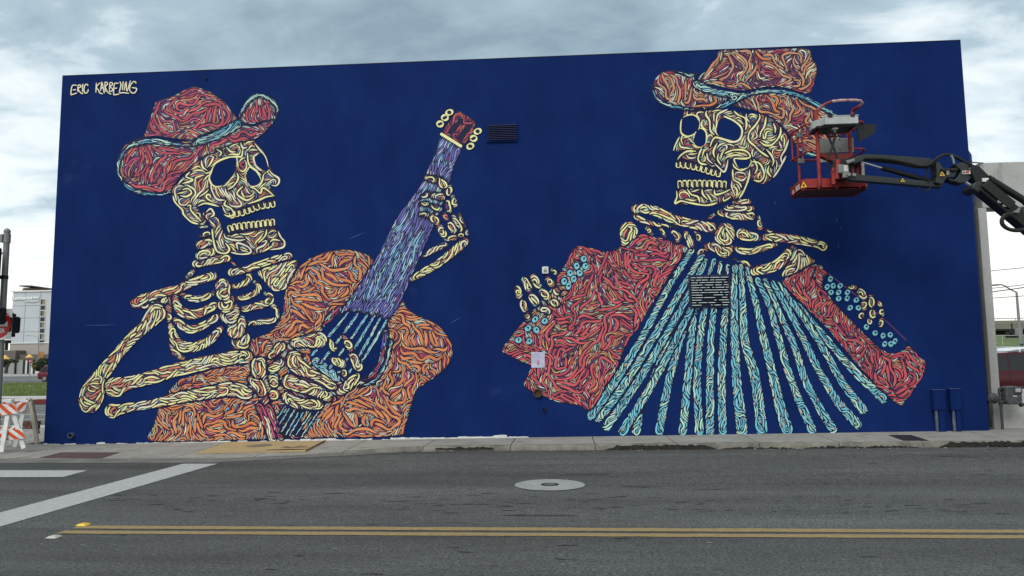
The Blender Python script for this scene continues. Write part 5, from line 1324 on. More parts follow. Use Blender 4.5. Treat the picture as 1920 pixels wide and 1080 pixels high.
# gas meter
Yg = 14.98
M_GM = mat('meter_grey', (0.075, 0.08, 0.085), 0.55, var=.3, scale=14, bump=.1)
M_PIPE = mat('pipe_grey', (0.05, 0.052, 0.055), 0.55, var=.4, scale=20)
gm = thing('gas_meter', (A(1880, 800, Yg).x, Yg, .2), 'grey gas meter with round regulator and pipes against the low white wall', 'gas meter')
zb = zwall(7.9) + .01
def P2(u, v, dy=0): return A(u, v, Yg + dy)
g = MB(); xs_ = P2(1877.5, 770).x; g.tube([(xs_, Yg, zb), (xs_, Yg, P2(1875, 738).z)], .026, 12); rs = g.build('riser', M_PIPE, gm, smooth=True)
g = MB(); g.tube([(xs_, Yg, P2(0, 770).z - .03), (xs_, Yg, P2(0, 770).z + .03)], .042, 8); g.tube([(xs_ - .035, Yg - .03, P2(0,768).z), (xs_ + .035, Yg - .03, P2(0,766).z)], .02, 6); g.build('valve', M_PIPE, gm)
g = MB(); g.tube([(xs_, Yg, P2(0,752).z - .02), (xs_, Yg, P2(0,752).z + .02)], .04, 8); g.build('union', M_PIPE, gm)
g = MB(); pts = crom([(1874, 738), (1874, 730), (1880, 727), (1886, 730), (1888, 742)], False, 5); g.tube([P2(u, v) for u, v in pts], .026, 10); g.build('inlet_bend', M_PIPE, gm, smooth=True)
pts = crom([(1902, 742), (1902, 731), (1907, 727), (1918, 727), (1950, 727)], False, 5); g = MB(); g.tube([P2(u, v) for u, v in pts], .024, 10); g.build('outlet_pipe', M_PIPE, gm, smooth=True)
g = MB(); g.tube([P2(1913, 758.5), P2(1960, 758.5)], .03, 10); g.tube([P2(1912, 758.5), P2(1916, 758.5)], .045, 10); g.build('outlet_pipe', M_PIPE, gm, smooth=True)
g = MB()
for u in (1888, 1902): q = P2(u, 741); g.tube([q + Vector((0, 0, -.03)), q + Vector((0, 0, .03))], .036, 8)
g.build('union_nut', M_PIPE, gm)
x0, x1 = P2(1881.5, 755).x, P2(1912, 755).x; za, zb_, zc_ = P2(0, 771).z, P2(0, 755).z, P2(0, 740).z
g = MB(); pr = [(x0, zb_), (x0 - .002, za + .07), (x0 + .04, za), (x1 - .05, za), (x1 - .004, za + .05), (x1, zb_), (x1 - .01, zc_ - .03), (x1 - .05, zc_), (x0 + .05, zc_), (x0 + .01, zc_ - .03)]
g.prism([(x, Yg - .1, z) for x, z in pr], (0, .2, 0)); cs = g.build('meter_case', M_GM, gm, bevel=.02)
g = MB(); g.box((P2(1896.5, 747).x, Yg - .125, P2(0, 752).z), (P2(1911, 747).x, Yg - .1005, P2(0, 741).z)); ib = g.build('index_box', M_GM, cs, bevel=.006)
g = MB(); g.box((P2(1898, 747).x, Yg - .128, P2(0, 749.5).z), (P2(1908, 747).x, Yg - .1255, P2(0, 743.5).z)); g.build('dial_window', mat('dial_pale', (0.42, 0.43, 0.42), .3, var=.4, scale=60), cs)
g = MB(); g.box((P2(1893.5, 747).x, Yg - .106, P2(0, 757.5).z), (P2(1901, 747).x, Yg - .1005, P2(0, 756).z)); g.build('name_plate', M_LBL, cs)
c_r = A(1861.5, 747, Yg); g = MB(); g.tube([c_r + Vector((0, -.1, 0)), c_r + Vector((0, -.085, 0)), c_r + Vector((0, -.03, 0)), c_r + Vector((0, -.025, 0)), c_r + Vector((0, .025, 0)), c_r + Vector((0, .03, 0))], [.045, .06, .085, .105, .105, .08], 24); g.build('regulator', M_GM, gm, smooth=True)
g = MB(); g.tube([c_r + Vector((0, -.13, 0)), c_r + Vector((0, -.09, 0))], .032, 12); g.build('regulator_cap', M_PIPE, gm); g = MB(); g.tube([c_r, P2(1874, 747)], .026, 10); g.build('regulator_neck', M_PIPE, gm)

# cars behind the low wall
def car(name, label, x0, y0, z0, length, width, h, paint, facing_x=1, suv=True, wheels=True):
    """side profile along x, body of real width along y"""
    t = thing(name, (x0 + length / 2, y0 + width / 2, z0), label, 'car')
    Lx = lambda f: x0 + (f if facing_x > 0 else 1 - f) * length
    hb = h * .58
    body = [(0.02, .28), (0.0, .45), (0.01, .78 * .75), (.05, .58), (.30, .585), (.62, .575), (.80, .55), (.95, .48), (.995, .40), (1.0, .25), (.97, .17), (.03, .17)]
    g = MB(); g.prism([(Lx(a), y0, z0 + b * h) for a, b in body], (0, width, 0)); bd = g.build('body', paint, t, bevel=.06, smooth=True)
    cab = [(.03, .57), (.09, .86), (.16, .985), (.35, 1.0), (.50, .975), (.58, .9), (.73, .565)]
    g = MB(); ins = .10
    lo = [(Lx(a), z0 + b * h) for a, b in cab]
    n = len(lo); vs = []
    for yy, k in ((y0 + .02, 0), (y0 + width - .02, 1)):
        for (x, z) in lo:
            f = (z - (z0 + .57 * h)) / (.43 * h); vs.append((x, yy + (ins * f if k == 0 else -ins * f) * 1.6, z))
    g.add(vs, [list(range(n)), list(range(2*n-1, n-1, -1))] + [[i, i+n, (i+1) % n + n, (i+1) % n] for i in range(n)])
    g.build('cabin', paint, t, bevel=.03, smooth=True)
    gl = mat('car_glass', (0.006, 0.008, 0.009), 0.08, spec=.5)
    def pane(fr, nm='window'):
        for k in (0, 1):
            q = []
            for a, b in fr:
                f = (b - .57) / .43; yy = (y0 + .02 + ins * 1.6 * f - .006) if k == 0 else (y0 + width - .02 - ins * 1.6 * f + .006)
                q.append((Lx(a), yy, z0 + b * h))
            g = MB(); g.quad(*q); g.build(nm, gl, t)
    pane([(.075, .61), (.105, .84), (.17, .93), (.22, .94), (.22, .61)]); pane([(.235, .61), (.235, .94), (.36, .95), (.41, .94), (.41, .61)]); pane([(.425, .61), (.425, .94), (.50, .92), (.56, .86), (.66, .61)])
    for fr_x in ((.40, .655), (.40, .245)):
        g = MB(); g.box((min(Lx(fr_x[1]), Lx(fr_x[1] + .04)), y0 - .02, z0 + .515 * h), (max(Lx(fr_x[1]), Lx(fr_x[1] + .04)), y0 + .01, z0 + .535 * h)); g.build('door_handle', mat('handle_chrome', (.5, .5, .5), .3, metal=.6), bd)
    g = MB()
    for a in (.23, .42, .66): g.box((Lx(a) - .006, y0 - .004, z0 + .2 * h), (Lx(a) + .006, y0 + .002, z0 + .57 * h))
    g.build('door_seam', M_DRK, bd)
    for a in (.19, .80):
        for yy in (y0 - .01, y0 + width - .2):
            g = MB(); r = .20 * h; c = Vector((Lx(a), yy, z0 + r)); g.tube([c, c + Vector((0, .02, 0)), c + Vector((0, .19, 0)), c + Vector((0, .21, 0))], [r * .9, r, r, r * .9], 24); w = g.build('wheel', M_TYRE, t, smooth=True)
            g = MB(); g.tube([c + Vector((0, -.006, 0)), c + Vector((0, .216, 0))], r * .62, 20); g.build('rim', M_PANEL, w)
    g = MB()
    for yy in (y0 + .1, y0 + width - .3): g.box((Lx(.985), yy, z0 + .42 * h), (Lx(1.002), yy + .2, z0 + .48 * h))
    g.build('headlight', mat('lamp_clear', (.6, .6, .58), .1), bd)
    g = MB()
    for yy in (y0 + .06, y0 + width - .22): g.box((Lx(-.002), yy, z0 + .46 * h), (Lx(.01), yy + .16, z0 + .56 * h))
    g.build('tail_light', mat('lamp_red', (.3, .01, .01), .2), bd)
    if suv:
        g = MB()
        for yy in (y0 + .24, y0 + width - .24): g.tube([(Lx(.14), yy, z0 + h * .995), (Lx(.16), yy, z0 + h * 1.03), (Lx(.48), yy, z0 + h * 1.01), (Lx(.5), yy, z0 + h * .98)], .018, 6)
        g.build('roof_rail', M_CHROME, t)
    return t
M_MAR = mat('maroon_paint', (0.050, 0.003, 0.007), 0.28, var=.06, spec=.4)
Yc = 30.0
xc = A(1897, 700, Yc).x
car('parked_car', 'dark red sport utility car parked behind the low white wall', xc - 2.85, Yc, -.04, 4.8, 1.9, 1.80, M_MAR, -1)
Yw = 36.0; xw = A(1897, 656, Yw).x
car('parked_car', 'white car parked behind the dark red one, only its roof showing', xw - 2.3, Yw, 0.12, 4.7, 1.9, 1.9, mat('white_paint', (.68, .69, .69), .2, var=.05), -1)

# grass bank, fence, overpass, lamp and wires far on the right
M_GRASS = mat('grass_green', (0.10, 0.135, 0.035), 0.95, var=.4, scale=.6, bump=.6, bscale=6, detail=9)
def BZ(u, v, Y): return A(u, v, Y)
Yo = 120
xa_, xb2 = A(1835, 640, Yo).x, A(1990, 640, Yo).x
g = MB()
h0 = A(1890, 655, 75).z; h1 = A(1890, 628, 110).z
X0, X1 = 36, 140
gv = []
for j, (yy, zz) in enumerate(((66, -.05), (75, h0), (92, (h0 + h1) / 2 + .2), (110, h1), (150, h1 + .3))):
    for i in range(27): gv.append((X0 + (X1 - X0) * i / 26, yy, zz + random.uniform(-.06, .06) * (j in (1, 2))))
g.add(gv, [(j*27+i, j*27+i+1, (j+1)*27+i+1, (j+1)*27+i) for j in range(4) for i in range(26)])
tag(g.build('grass_bank', M_GRASS), kind='structure')
ov = thing('overpass', (A(1885, 620, Yo).x, Yo, A(1885, 638, Yo).z), 'long grey concrete road overpass beyond the grass bank on the right', 'overpass')
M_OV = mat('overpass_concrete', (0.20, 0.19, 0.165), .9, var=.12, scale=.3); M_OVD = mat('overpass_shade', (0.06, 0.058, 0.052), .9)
zz = lambda v: A(1885, v, Yo).z
g = MB(); g.box((40, Yo, zz(607)), (170, Yo + .5, zz(601))); g.build('parapet', M_OV, ov)
g = MB(); g.box((40, Yo - .3, zz(617)), (170, Yo + 11, zz(607.2))); g.build('deck_girder', mat('girder_tan', (0.17, 0.155, 0.125), .9, var=.1, scale=.4), ov)
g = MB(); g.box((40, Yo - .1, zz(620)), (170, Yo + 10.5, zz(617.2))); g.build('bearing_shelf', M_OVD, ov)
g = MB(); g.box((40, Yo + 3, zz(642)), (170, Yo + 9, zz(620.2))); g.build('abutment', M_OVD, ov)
for k in range(7):
    g = MB(); x = 44 + k * 18; g.box((x, Yo + .6, zz(660)), (x + 1.2, Yo + 2.2, zz(620.2))); g.build('pier', M_OV, ov)
g = MB(); g.tube([(40, Yo + .2, zz(597)), (170, Yo + .2, zz(597))], .05, 6)
for k in range(40): x = 41 + k * 3.2; g.tube([(x, Yo + .2, zz(601.1)), (x, Yo + .2, zz(597))], .04, 5)
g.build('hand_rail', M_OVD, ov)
# chain-link fence on the bank
Yq = 80
fn = thing('wire_fence', (A(1885, 655, Yq).x, Yq, A(1885, 655, Yq).z), 'thin wire mesh fence on posts along the grass bank', 'fence')
zl = lambda v: A(1885, v, Yq).z
g = MB(); g.tube([(38, Yq, zl(629)), (120, Yq, zl(629))], .035, 5); g.build('top_rail', M_ALU, fn)
for k in range(24):
    x = 38.6 + k * 3.2; g = MB(); g.tube([(x, Yq, zl(660)), (x, Yq, zl(628))], .035, 5); g.build('post', M_ALU, fn)
g = MB()
for k in range(9): z = zl(630) + (zl(656) - zl(630)) * k / 8; g.tube([(38, Yq, z), (120, Yq, z)], .006, 3)
g.build('mesh_wire', M_ALU, fn)['kind'] = 'stuff'
# dark sign back and bush under the overpass
p = A(1900, 626, 95)
bs = thing('utility_box_sign', (p.x, 95, A(1900, 640, 95).z), 'small dark equipment on a post below the overpass, left of the leaning lamp pole', 'equipment')
g = MB(); g.box((p.x - .7, 95, p.z - .55), (p.x + 1.0, 95.5, p.z + .25)); g.prism([(p.x - .9, 95, p.z - .3), (p.x - .2, 95, p.z + .35), (p.x + .3, 95, p.z - .5)], (0, .4, 0)); g.build('cabinet', M_DRK, bs, bevel=.1)
g = MB(); g.tube([(p.x, 95.2, p.z - 1.5), (p.x, 95.2, p.z + 1.3)], .09, 6); g.build('post', M_DRK, bs)
def lamp(name, label, base, top, tip, knee, r, m, cat='street lamp'):
    t = thing(name, base, label, cat)
    g = MB(); g.tube([base, top], [r, r * .65], 8); g.build('pole', m, t, smooth=True)
    g = MB(); P = [top, *knee, tip]; g.tube(P, r * .42, 6); g.build('arm', m, t, smooth=True)
    d = (Vector(tip) - Vector(P[-2])).normalized(); g = MB(); g.beam(Vector(tip) - d * .1, Vector(tip) + d * r * 5, r * 1.8, r * 1.0); g.build('lamp_head', m, t, bevel=r * .2)
    return t
M_LAMP = mat('lamp_steel', (0.22, 0.23, 0.23), .5, metal=.4)
Yl = 62
lamp('street_lamp', 'tall steel street lamp with a curved arm in front of the overpass', tuple(A(1914, 645, Yl)), tuple(A(1906, 548, Yl)), tuple(A(1871, 534, Yl)), [tuple(A(1895, 543, Yl)), tuple(A(1884, 536, Yl)), tuple(A(1877, 533.5, Yl))], .13, M_LAMP)
ups = thing('leaning_pole', tuple(A(1916, 648, 70)), 'dark leaning pole with a small box beside the street lamp base', 'pole')
g = MB(); g.tube([A(1917, 650, 70), A(1908, 618, 70)], .13, 6); g.build('pole', M_DRK, ups); g = MB(); q = A(1912, 622, 69.8); g.box((q.x - .25, q.y, q.z - .35), (q.x + .25, q.y + .3, q.z + .35)); g.build('box', M_PANEL, ups)
for k, (v0, v1, lb) in enumerate(((505, 498, 'highest'), (538, 530, 'second highest'), (545, 535, 'third'), (556, 551, 'lowest'))):
    a = A(1780, v0 + (v0 - v1) * 1.0, 50); b = A(2010, v1 - (v0 - v1) * 1.2, 46)
    mid = (a + b) / 2 + Vector((0, 0, -.12)); g = MB(); g.tube([a, a.lerp(mid, .5) + Vector((0,0,-.05)), mid, mid.lerp(b, .5) + Vector((0,0,-.05)), b], .021 if k != 2 else .03, 5)
    tag(g.build('power_line', M_DRK), f'thin overhead power line right of the concrete post, the {lb} of the four', 'power line', 'power lines on the right')
# ------------------------------------------------------------------ left of the building: cross street and beyond
def flat(name, m, x0, x1, y0, y1, z, kind='structure', skew=0.0):
    g = MB(); g.quad((x0, y0, z), (x1, y0 - skew * (x1 - x0), z), (x1, y1 - skew * (x1 - x0), z), (x0, y1, z)); return tag(g.build(name, m), kind=kind)
flat('side_street', M_ROADF, -90, -10.76 - .3, 19.9, 31.3, -.02)
flat('street_line', M_WHITE, -60, -11.5, 24.3, 24.62, -.014)
flat('street_line', M_WHITE, -60, -11.5, 22.0, 22.2, -.014)
M_KERBW = mat('kerb_white', (0.42, 0.41, 0.39), .9, var=.2, scale=2)
flat('far_gutter', M_KERBW, -90, -11.2, 31.3, 33.2, .02)
g = MB(); g.box((-90, 33.2, -.05), (-11, 36.0, .15)); tag(g.build('median_kerb', M_KERBW), kind='structure')
g = MB(); p0, p1 = G(61, 760, 0), G(95, 760, 0); g.box((A(61, 758, 30.9).x, 30.9, -.03), (-14, 31.28, .20))
tag(g.build('red_kerb', mat('kerb_red', (0.12, 0.018, 0.018), .8, var=.3, scale=3), bevel=.03), 'red painted kerb block across the side street beside the wall edge', 'kerb')
g = MB(); g.box((-34, 30.9, -.03), (A(26, 758, 30.9).x, 31.28, .24)); tag(g.build('dark_kerb', mat('kerb_dark', (0.05, 0.028, 0.022), .85, var=.3), bevel=.03), 'dark brown kerb block behind the striped barricade', 'kerb')
# grass median with real blades on its near edge
g = MB(); gv = []; nx, ny = 40, 8
for j in range(ny + 1):
    for i in range(nx + 1): gv.append((-85 + 72 * i / nx, 36 + 25 * j / ny, .14 + .25 * math.sin(math.pi * j / ny) + random.uniform(0, .03)))
g.add(gv, [(j*(nx+1)+i, j*(nx+1)+i+1, (j+1)*(nx+1)+i+1, (j+1)*(nx+1)+i) for j in range(ny) for i in range(nx)])
tag(g.build('median_ground', M_GRASS), kind='structure')
g = MB(); rr = random.Random(8)
for k in range(7000):
    y = 36 + 25 * rr.random() ** 1.5; x = -y * .79 + rr.uniform(0, y * .15); z = .14 + .25 * math.sin(math.pi * (y - 36) / 25)
    h = rr.uniform(.05, .14); w = .02; d = rr.uniform(-.06, .06)
    g.mat(rr.randrange(3)).quad((x - w, y, z), (x + w, y, z), (x + d, y + d, z + h))
tag(g.build('grass', [mat('blade_a', (0.10, 0.14, 0.03), .9), mat('blade_b', (0.15, 0.17, 0.05), .9), mat('blade_c', (0.06, 0.10, 0.02), .9)]), 'mown green grass on the street median left of the navy wall', 'grass', kind='stuff')
flat('far_street', M_ROADF, -260, -10, 61.5, 128, -.03)
flat('far_line', M_WHITE, -200, -20, 95, 96.2, -.02)
for k in range(3):
    x = (-74, -60, -53)[k]; flat('road_patch', M_TAR, x - 2.2, x + (2.5, 4.5, 2)[k], 76.5 + k, 77.6 + k, -.022)
g = MB(); g.box((-260, 128, -.06), (-20, 131, .15)); tag(g.build('far_kerb', M_KERBW), kind='structure')
flat('far_pavement', mat('far_paving', (.30, .29, .27), .9), -260, -20, 131, 190, .16)
# low brick planter edge at the corner (behind the trestle)
g = MB(); a, b = G(30, 812), G(62, 812)
pl = thing('planter_edge', (a.x, a.y, 0), 'low dark red brick edging behind the barricade legs', 'edging')
bm_ = mat('edging_brick', (0.10, 0.045, 0.035), .9, var=.4, scale=10)
yq = 18.6; x0 = G(34, 806).x * yq / G(34, 806).y; x1 = G(66, 806).x * yq / G(66, 806).y
n = 4
for k in range(n):
    for rI in range(2):
        g = MB(); xa2 = x0 + (x1 - x0) * (k + .1 * rI) / n; g.box((xa2 + .008, yq + .02 * rI, rI * .1), (xa2 + (x1 - x0) / n - .008, yq + .2, rI * .1 + .092)); g.build('brick', bm_, pl, bevel=.008)
# corner pavement running down the side street, and its pale kerb
flat('corner_pavement', M_WALK, -26, -10.78, 16.19, 18.4, .008)
flat('corner_kerb', M_KERBW, -26, -10.78, 18.4, 19.9, -.004)

# hotel far behind
Yh_ = 200.0
hx0, hx1 = A(22, 600, Yh_).x, A(140, 600, Yh_).x
hz = lambda v, u=60: A(u, v, Yh_).z
hot = thing('hotel', ((hx0 + hx1) / 2, Yh_, 0), 'tall pale grey hotel block with a column of windows and white lettering, far left', 'hotel')
M_HW = mat('hotel_hazy_grey', (0.46, 0.49, 0.51), .9, var=.05, scale=.15); M_HB = mat('hotel_beige', (0.34, 0.31, 0.275), .9, var=.06, scale=.2)  # main wall grey brightened, haze of distance put into its colour
ztop, zmid = hz(547), hz(644)
g = MB(); g.box((hx0, Yh_, zmid + .25), (hx1, Yh_ + 30, ztop)); g.build('wall', M_HW, hot)
g = MB(); g.box((hx0 - .4, Yh_ - .3, ztop + .001), (hx1, Yh_ + 30, hz(544.5))); g.build('cornice', M_LBL, hot)
g = MB(); g.box((hx0 - .3, Yh_ - .25, zmid), (hx1, Yh_ + 30, zmid + .249)); g.build('band', M_LBL, hot)
g = MB(); g.box((hx0 - .1, Yh_ - .05, 0), (hx1, Yh_ + 30, zmid - .001)); g.build('base_wall', M_HB, hot)
g = MB()
for v in (573, 596, 622): g.box((hx0 + .02, Yh_ - .04, hz(v) - .05), (A(76, 600, Yh_).x, Yh_ - .001, hz(v) + .05))
xv = A(46, 600, Yh_).x; g.box((xv - .05, Yh_ - .045, zmid + .3), (xv + .05, Yh_ - .0405, ztop)); xv = A(74, 600, Yh_).x; g.box((xv - .05, Yh_ - .045, zmid + .3), (xv + .05, Yh_ - .0405, ztop))
g.build('wall_joint', mat('hotel_joint', (.2, .22, .23), .9), hot)
M_WG = mat('window_tan', (0.20, 0.17, 0.11), .3, var=.5, scale=.8); M_WD = mat('window_dark', (0.025, 0.022, 0.028), .3)
for k in range(4):
    v0 = 561 + 21.6 * k
    sh = -.055 * 4 * k
    for (va, vb, m, nm) in ((v0, v0 + 10, M_WG, 'window'), (v0 + 12.2, v0 + 20, M_WD, 'shutter_panel')):
        ua = 77.0 - (va - 561) * .032; ub = ua + 8.4
        a, b = A(ua, vb, Yh_), A(ub, va, Yh_)
        g = MB(); g.box((a.x - .12, Yh_ - .14, a.z - .12), (b.x + .12, Yh_ - .002, b.z + .12)); w = g.build('window_frame' if nm == 'window' else nm + '_frame', M_LBL if nm == 'window' else M_HW, hot)
        g = MB(); g.box((a.x, Yh_ - .16, a.z), (b.x, Yh_ - .1401, b.z)); g.build('pane', m, w)
        if nm == 'window': g = MB(); g.box((a.x, Yh_ - .18, a.z + .02), (a.x + (b.x - a.x) * .35, Yh_ - .1601, b.z - .02)); g.build('curtain', M_WD, w)
for txt, u0, u1, v, hpx in (('Residence', 22.8, 62, 559.2, 7.6), ('INN', 64, 73.5, 558.6, 5.2), ('BY MARRIOTT', 49, 73.2, 565.0, 2.9)):
    a, b = A(u0, v, Yh_), A(u1, v, Yh_); s_ = hpx * .0 + (A(u0, v - hpx / 2, Yh_).z - A(u0, v + hpx / 2, Yh_).z) * 1.25
    mb = text_mb(txt, s_, Matrix.Identity(4), thick=.0, align='LEFT'); w_ = max(p[0] for p in mb.v)
    mb = text_mb(txt, s_, facing((a.x, Yh_ - .25, a.z)), thick=.08, align='LEFT', bold=s_ * .03, sx=(b.x - a.x) / w_)
    mb.build('lettering', mat('letter_white', (.8, .82, .82), .5), hot)
g = MB()
def roofslab(px, y0, y1, th):
    a = [A(u, v, Yh_ + y0) for u, v in px]; g.prism(a, (0, y1 - y0, 0))
roofslab([(36, 535), (59, 535), (95, 541), (110, 543), (95, 542.5), (58, 537), (36, 537)], 1, 14, .3); o = g.build('roof_canopy', mat('canopy_dark', (.055, .05, .045), .8), hot)
g = MB(); roofslab([(44, 539.5), (85, 541), (85, 544.4), (41, 544.4)], 3, 10, .3); g.build('roof_plant', mat('roof_tan', (.16, .125, .085), .8), hot)
g = MB(); a = A(20, 655, 196); b = A(30.5, 690, 196); g.box((A(5, 657, 196).x, 196, 0), (A(29.5, 657, 196).x, 199.9, A(20, 657, 196).z)); g.build('annexe', mat('annexe_brown', (.13, .11, .10), .9), hot)
g = MB(); g.box((A(30, 670, 196).x, 197, 0), (hx1, 199.85, A(50, 664.5, 196).z)); g.build('porch_base', mat('porch_brown', (.12, .095, .08), .9), hot)
# warm parasols, fence, tree, shrub, sign, lamp and the dark red car in front of the hotel
M_WARM = mat('parasol_lit_yellow', (0.70, 0.44, 0.12), .8, var=.2, scale=.8)  # warm light on the canopies is put into this yellow
for (u, v, w, lb) in ((9.5, 669, 9, 'warm yellow parasol at the left picture edge behind the small bare tree'), (55.5, 667, 7.5, 'warm yellow parasol right of the hotel annexe, above the white fence')):
    p = A(u, v, 170); s_ = w * .0 + w * 170 / FPX
    t = thing('parasol', (p.x, 170, .16), lb, 'parasol'); g = MB(); n = 8
    top_ = Vector((p.x, 170, p.z + s_ * .45)); rim = [Vector((p.x + s_ * math.cos(i * 2 * math.pi / n), 170 + s_ * math.sin(i * 2 * math.pi / n), p.z - s_ * .45)) for i in range(n)]
    for i in range(n): g.quad(top_, rim[i], rim[(i + 1) % n])
    g.build('canopy', M_WARM, t); g = MB(); g.tube([(p.x, 170, .16), top_], .05, 6); g.build('pole', M_DRK, t)
p = A(78, 666, 172); t = thing('lit_porch_panel', (p.x, 172, .16), 'small orange lit panel on the hotel porch beside the navy wall edge', 'panel')
g = MB(); a, b = A(72.5, 673, 172), A(81, 659.5, 172); g.box((a.x, 172, a.z), (b.x, 172.2, b.z)); pn = g.build('panel', mat('panel_orange', (.30, .12, .03), .6, var=.6, scale=1.2), t); g = MB(); g.box((a.x, 171.9, .16), (a.x + .2, 172.1, a.z)); g.build('post', M_DRK, t)
wf = thing('white_fence', (A(40, 690, 150).x, 150, .16), 'white panelled fence with dark posts in front of the hotel', 'fence')
M_FW = mat('fence_white', (.62, .62, .60), .8); M_FG = mat('fence_grey', (.26, .27, .25), .8)
for (u0, u1, v0, m) in ((2, 29, 677, M_FG), (29.5, 44, 675, M_FG), (46.5, 53, 676, M_FW), (53.3, 58, 676, M_FW), (58.4, 66, 681, M_FW), (66.4, 88, 683, M_FW)):
    a, b = A(u0, v0, 150), A(u1, v0, 150); g = MB(); g.box((a.x, 150, .1), (b.x, 150.15, a.z)); g.build('panel', m, wf)
for u in (29.2, 45, 53.1, 64):
    a = A(u, 674, 149.8); g = MB(); g.box((a.x - .12, 149.7, .1), (a.x + .12, 149.98, a.z)); g.build('post', M_DRK, wf)
def leafy(name, label, cat, base, trunk, blobs, n, ls, mats, seed, r=.12):
    t = thing(name, base, label, cat); rr = random.Random(seed)
    g = MB()
    for P, rad in trunk: g.tube(P, rad, 6)
    g.build('trunk', mat('bark', (.06, .05, .04), .9), t)
    g = MB()
    for i in range(n):
        c, R3 = blobs[rr.randrange(len(blobs))]
        d = Vector((rr.gauss(0, 1), rr.gauss(0, 1), rr.gauss(0, 1))).normalized() * (rr.random() ** .45)
        p = Vector(c) + Vector((d.x * R3[0], d.y * R3[1], d.z * R3[2]))
        u = Vector((rr.gauss(0, 1), rr.gauss(0, 1), rr.gauss(0, 1))).normalized(); w = u.orthogonal().normalized(); s = ls * rr.uniform(.6, 1.4)
        g.mat(rr.randrange(len(mats))).quad(p - u * s, p + w * s * .5, p + u * s, p - w * s * .5)
    g.build('crown', mats, t)
    return t
LV = [mat('leaf_dark', (.025, .04, .018), .9), mat('leaf_mid', (.045, .065, .028), .9), mat('leaf_olive', (.07, .075, .04), .9)]
q = A(12, 692, 120); q.z = .0; tp = A(13, 683, 120)
def PT(u, v, Y=120, dy=0): p = A(u, v, Y); p.y += dy; return p
leafy('street_tree', 'small dark spreading tree on the far pavement in front of the white fence', 'tree', (q.x, 120, 0), [([PT(11, 700), PT(12.5, 690), PT(16, 684), PT(21, 679)], [.28, .24, .16, .06]), ([PT(12.5, 691), PT(9, 685), PT(6, 679)], [.2, .14, .06]), ([PT(14, 687), PT(13, 680), PT(12, 676)], [.15, .1, .05])],
      [(PT(7, 680), (.5, .6, .5)), (PT(13, 678), (.6, .7, .4)), (PT(19, 677), (.6, .7, .35)), (PT(26, 677), (.5, .6, .3)), (PT(31, 678), (.3, .4, .2)), (PT(8, 685), (.3, .4, .3))], 900, .14, LV, 3)
leafy('shrub', 'dense dark green shrub beside the dark red car, left of the navy wall', 'shrub', tuple(PT(76, 698, 100)), [([PT(78, 700, 100), PT(78, 684, 100)], [.2, .08])], [(PT(76, 684, 100), (.7, .7, .55)), (PT(82, 679, 100), (.8, .7, .6)), (PT(73, 691, 100), (.45, .5, .4)), (PT(86, 684, 100), (.9, .8, .9))], 1600, .13, LV[:2], 4)
leafy('shrub', 'low green and yellow shrub behind the round red sign', 'shrub', tuple(PT(63, 690, 140)), [([PT(63, 693, 140), PT(63, 684, 140)], [.1, .05])], [(PT(63, 684, 140), (.5, .5, .8)), (PT(66, 688, 140), (.4, .5, .4))], 350, .16, [LV[1], LV[2], mat('leaf_gold', (.30, .24, .07), .9)], 6)
# round red sign on a post
p = A(57, 677, 118); t = thing('round_sign', (p.x, 118, 0), 'small round red no entry sign on a thin post by the far pavement', 'road sign')
g = MB(); g.tube([(p.x, 118.05, 0), (p.x, 118.05, p.z)], .05, 6); g.build('post', M_PANEL, t)
g = MB(); r = .33; g.tube([(p.x, 118, p.z), (p.x, 117.97, p.z)], r, 18); f_ = g.build('disc', mat('sign_red_far', (.32, .04, .05), .5), t); g = MB(); g.box((p.x - .2, 117.95, p.z - .05), (p.x + .2, 117.968, p.z + .05)); g.build('bar', M_LBL, t)
lamp('street_lamp', 'thin grey street lamp with a curved arm in front of the hotel', tuple(PT(71.5, 690, 135)), tuple(PT(72.5, 635, 135)), tuple(PT(54, 629.5, 135)), [tuple(PT(70, 632, 135)), tuple(PT(63, 629.5, 135))], .11, M_PANEL)
lm = A(75, 625, 135)
# dark red car cut off by the wall edge
xcar = A(69.5, 700, 78).x
car('parked_car', 'dark red car on the far street, half hidden by the left wall edge', xcar, 78, -.03, 4.6, 1.8, 1.75, mat('maroon_far', (0.11, 0.008, 0.02), .25), 1)

# ------------------------------------------------------------------ signal pole with its signs
Ys = 13.5
M_GALV = mat('galvanised', (0.20, 0.205, 0.205), .5, metal=.35, var=.15, scale=6)
M_SIGB = mat('signal_black', (0.010, 0.010, 0.010), .5)
pb = A(-6, 852, Ys); px_ = A(11.5, 470, Ys).x
sp = thing('signal_pole', (px_, Ys, 0), 'grey steel traffic signal pole with a domed cap at the left picture edge', 'signal pole')
zc2 = A(14, 435, Ys).z
g = MB(); g.tube([(px_, Ys, -.02), (px_, Ys, zc2)], [.068, .052], 16); g.build('pole', M_GALV, sp, smooth=True)
g = MB(); g.tube([(px_, Ys, zc2 - .005), (px_, Ys, zc2 + .02), (px_, Ys, zc2 + .05), (px_, Ys, zc2 + .068), (px_, Ys, zc2 + .074)], [.062, .062, .045, .022, .004], 16); g.build('cap', M_PANEL, sp, smooth=True)
za_ = A(10, 450, Ys).z
g = MB(); g.tube([(px_ - .03, Ys - .05, za_), (px_ - 1.6, Ys - .05, za_ + .02)], .035, 10); g.tube([(px_ - .03, Ys - .05, za_ + .075), (px_ - 1.6, Ys - .05, za_ + .085)], .012, 6); g.build('mast_arm', M_GALV, sp, smooth=True)
g = MB(); g.tube([(px_, Ys, za_ - .06), (px_, Ys, za_ + .12)], .066, 16); g.box((px_ - .1, Ys - .09, za_ - .05), (px_ - .03, Ys - .01, za_ + .1)); g.build('arm_clamp', M_GALV, sp)
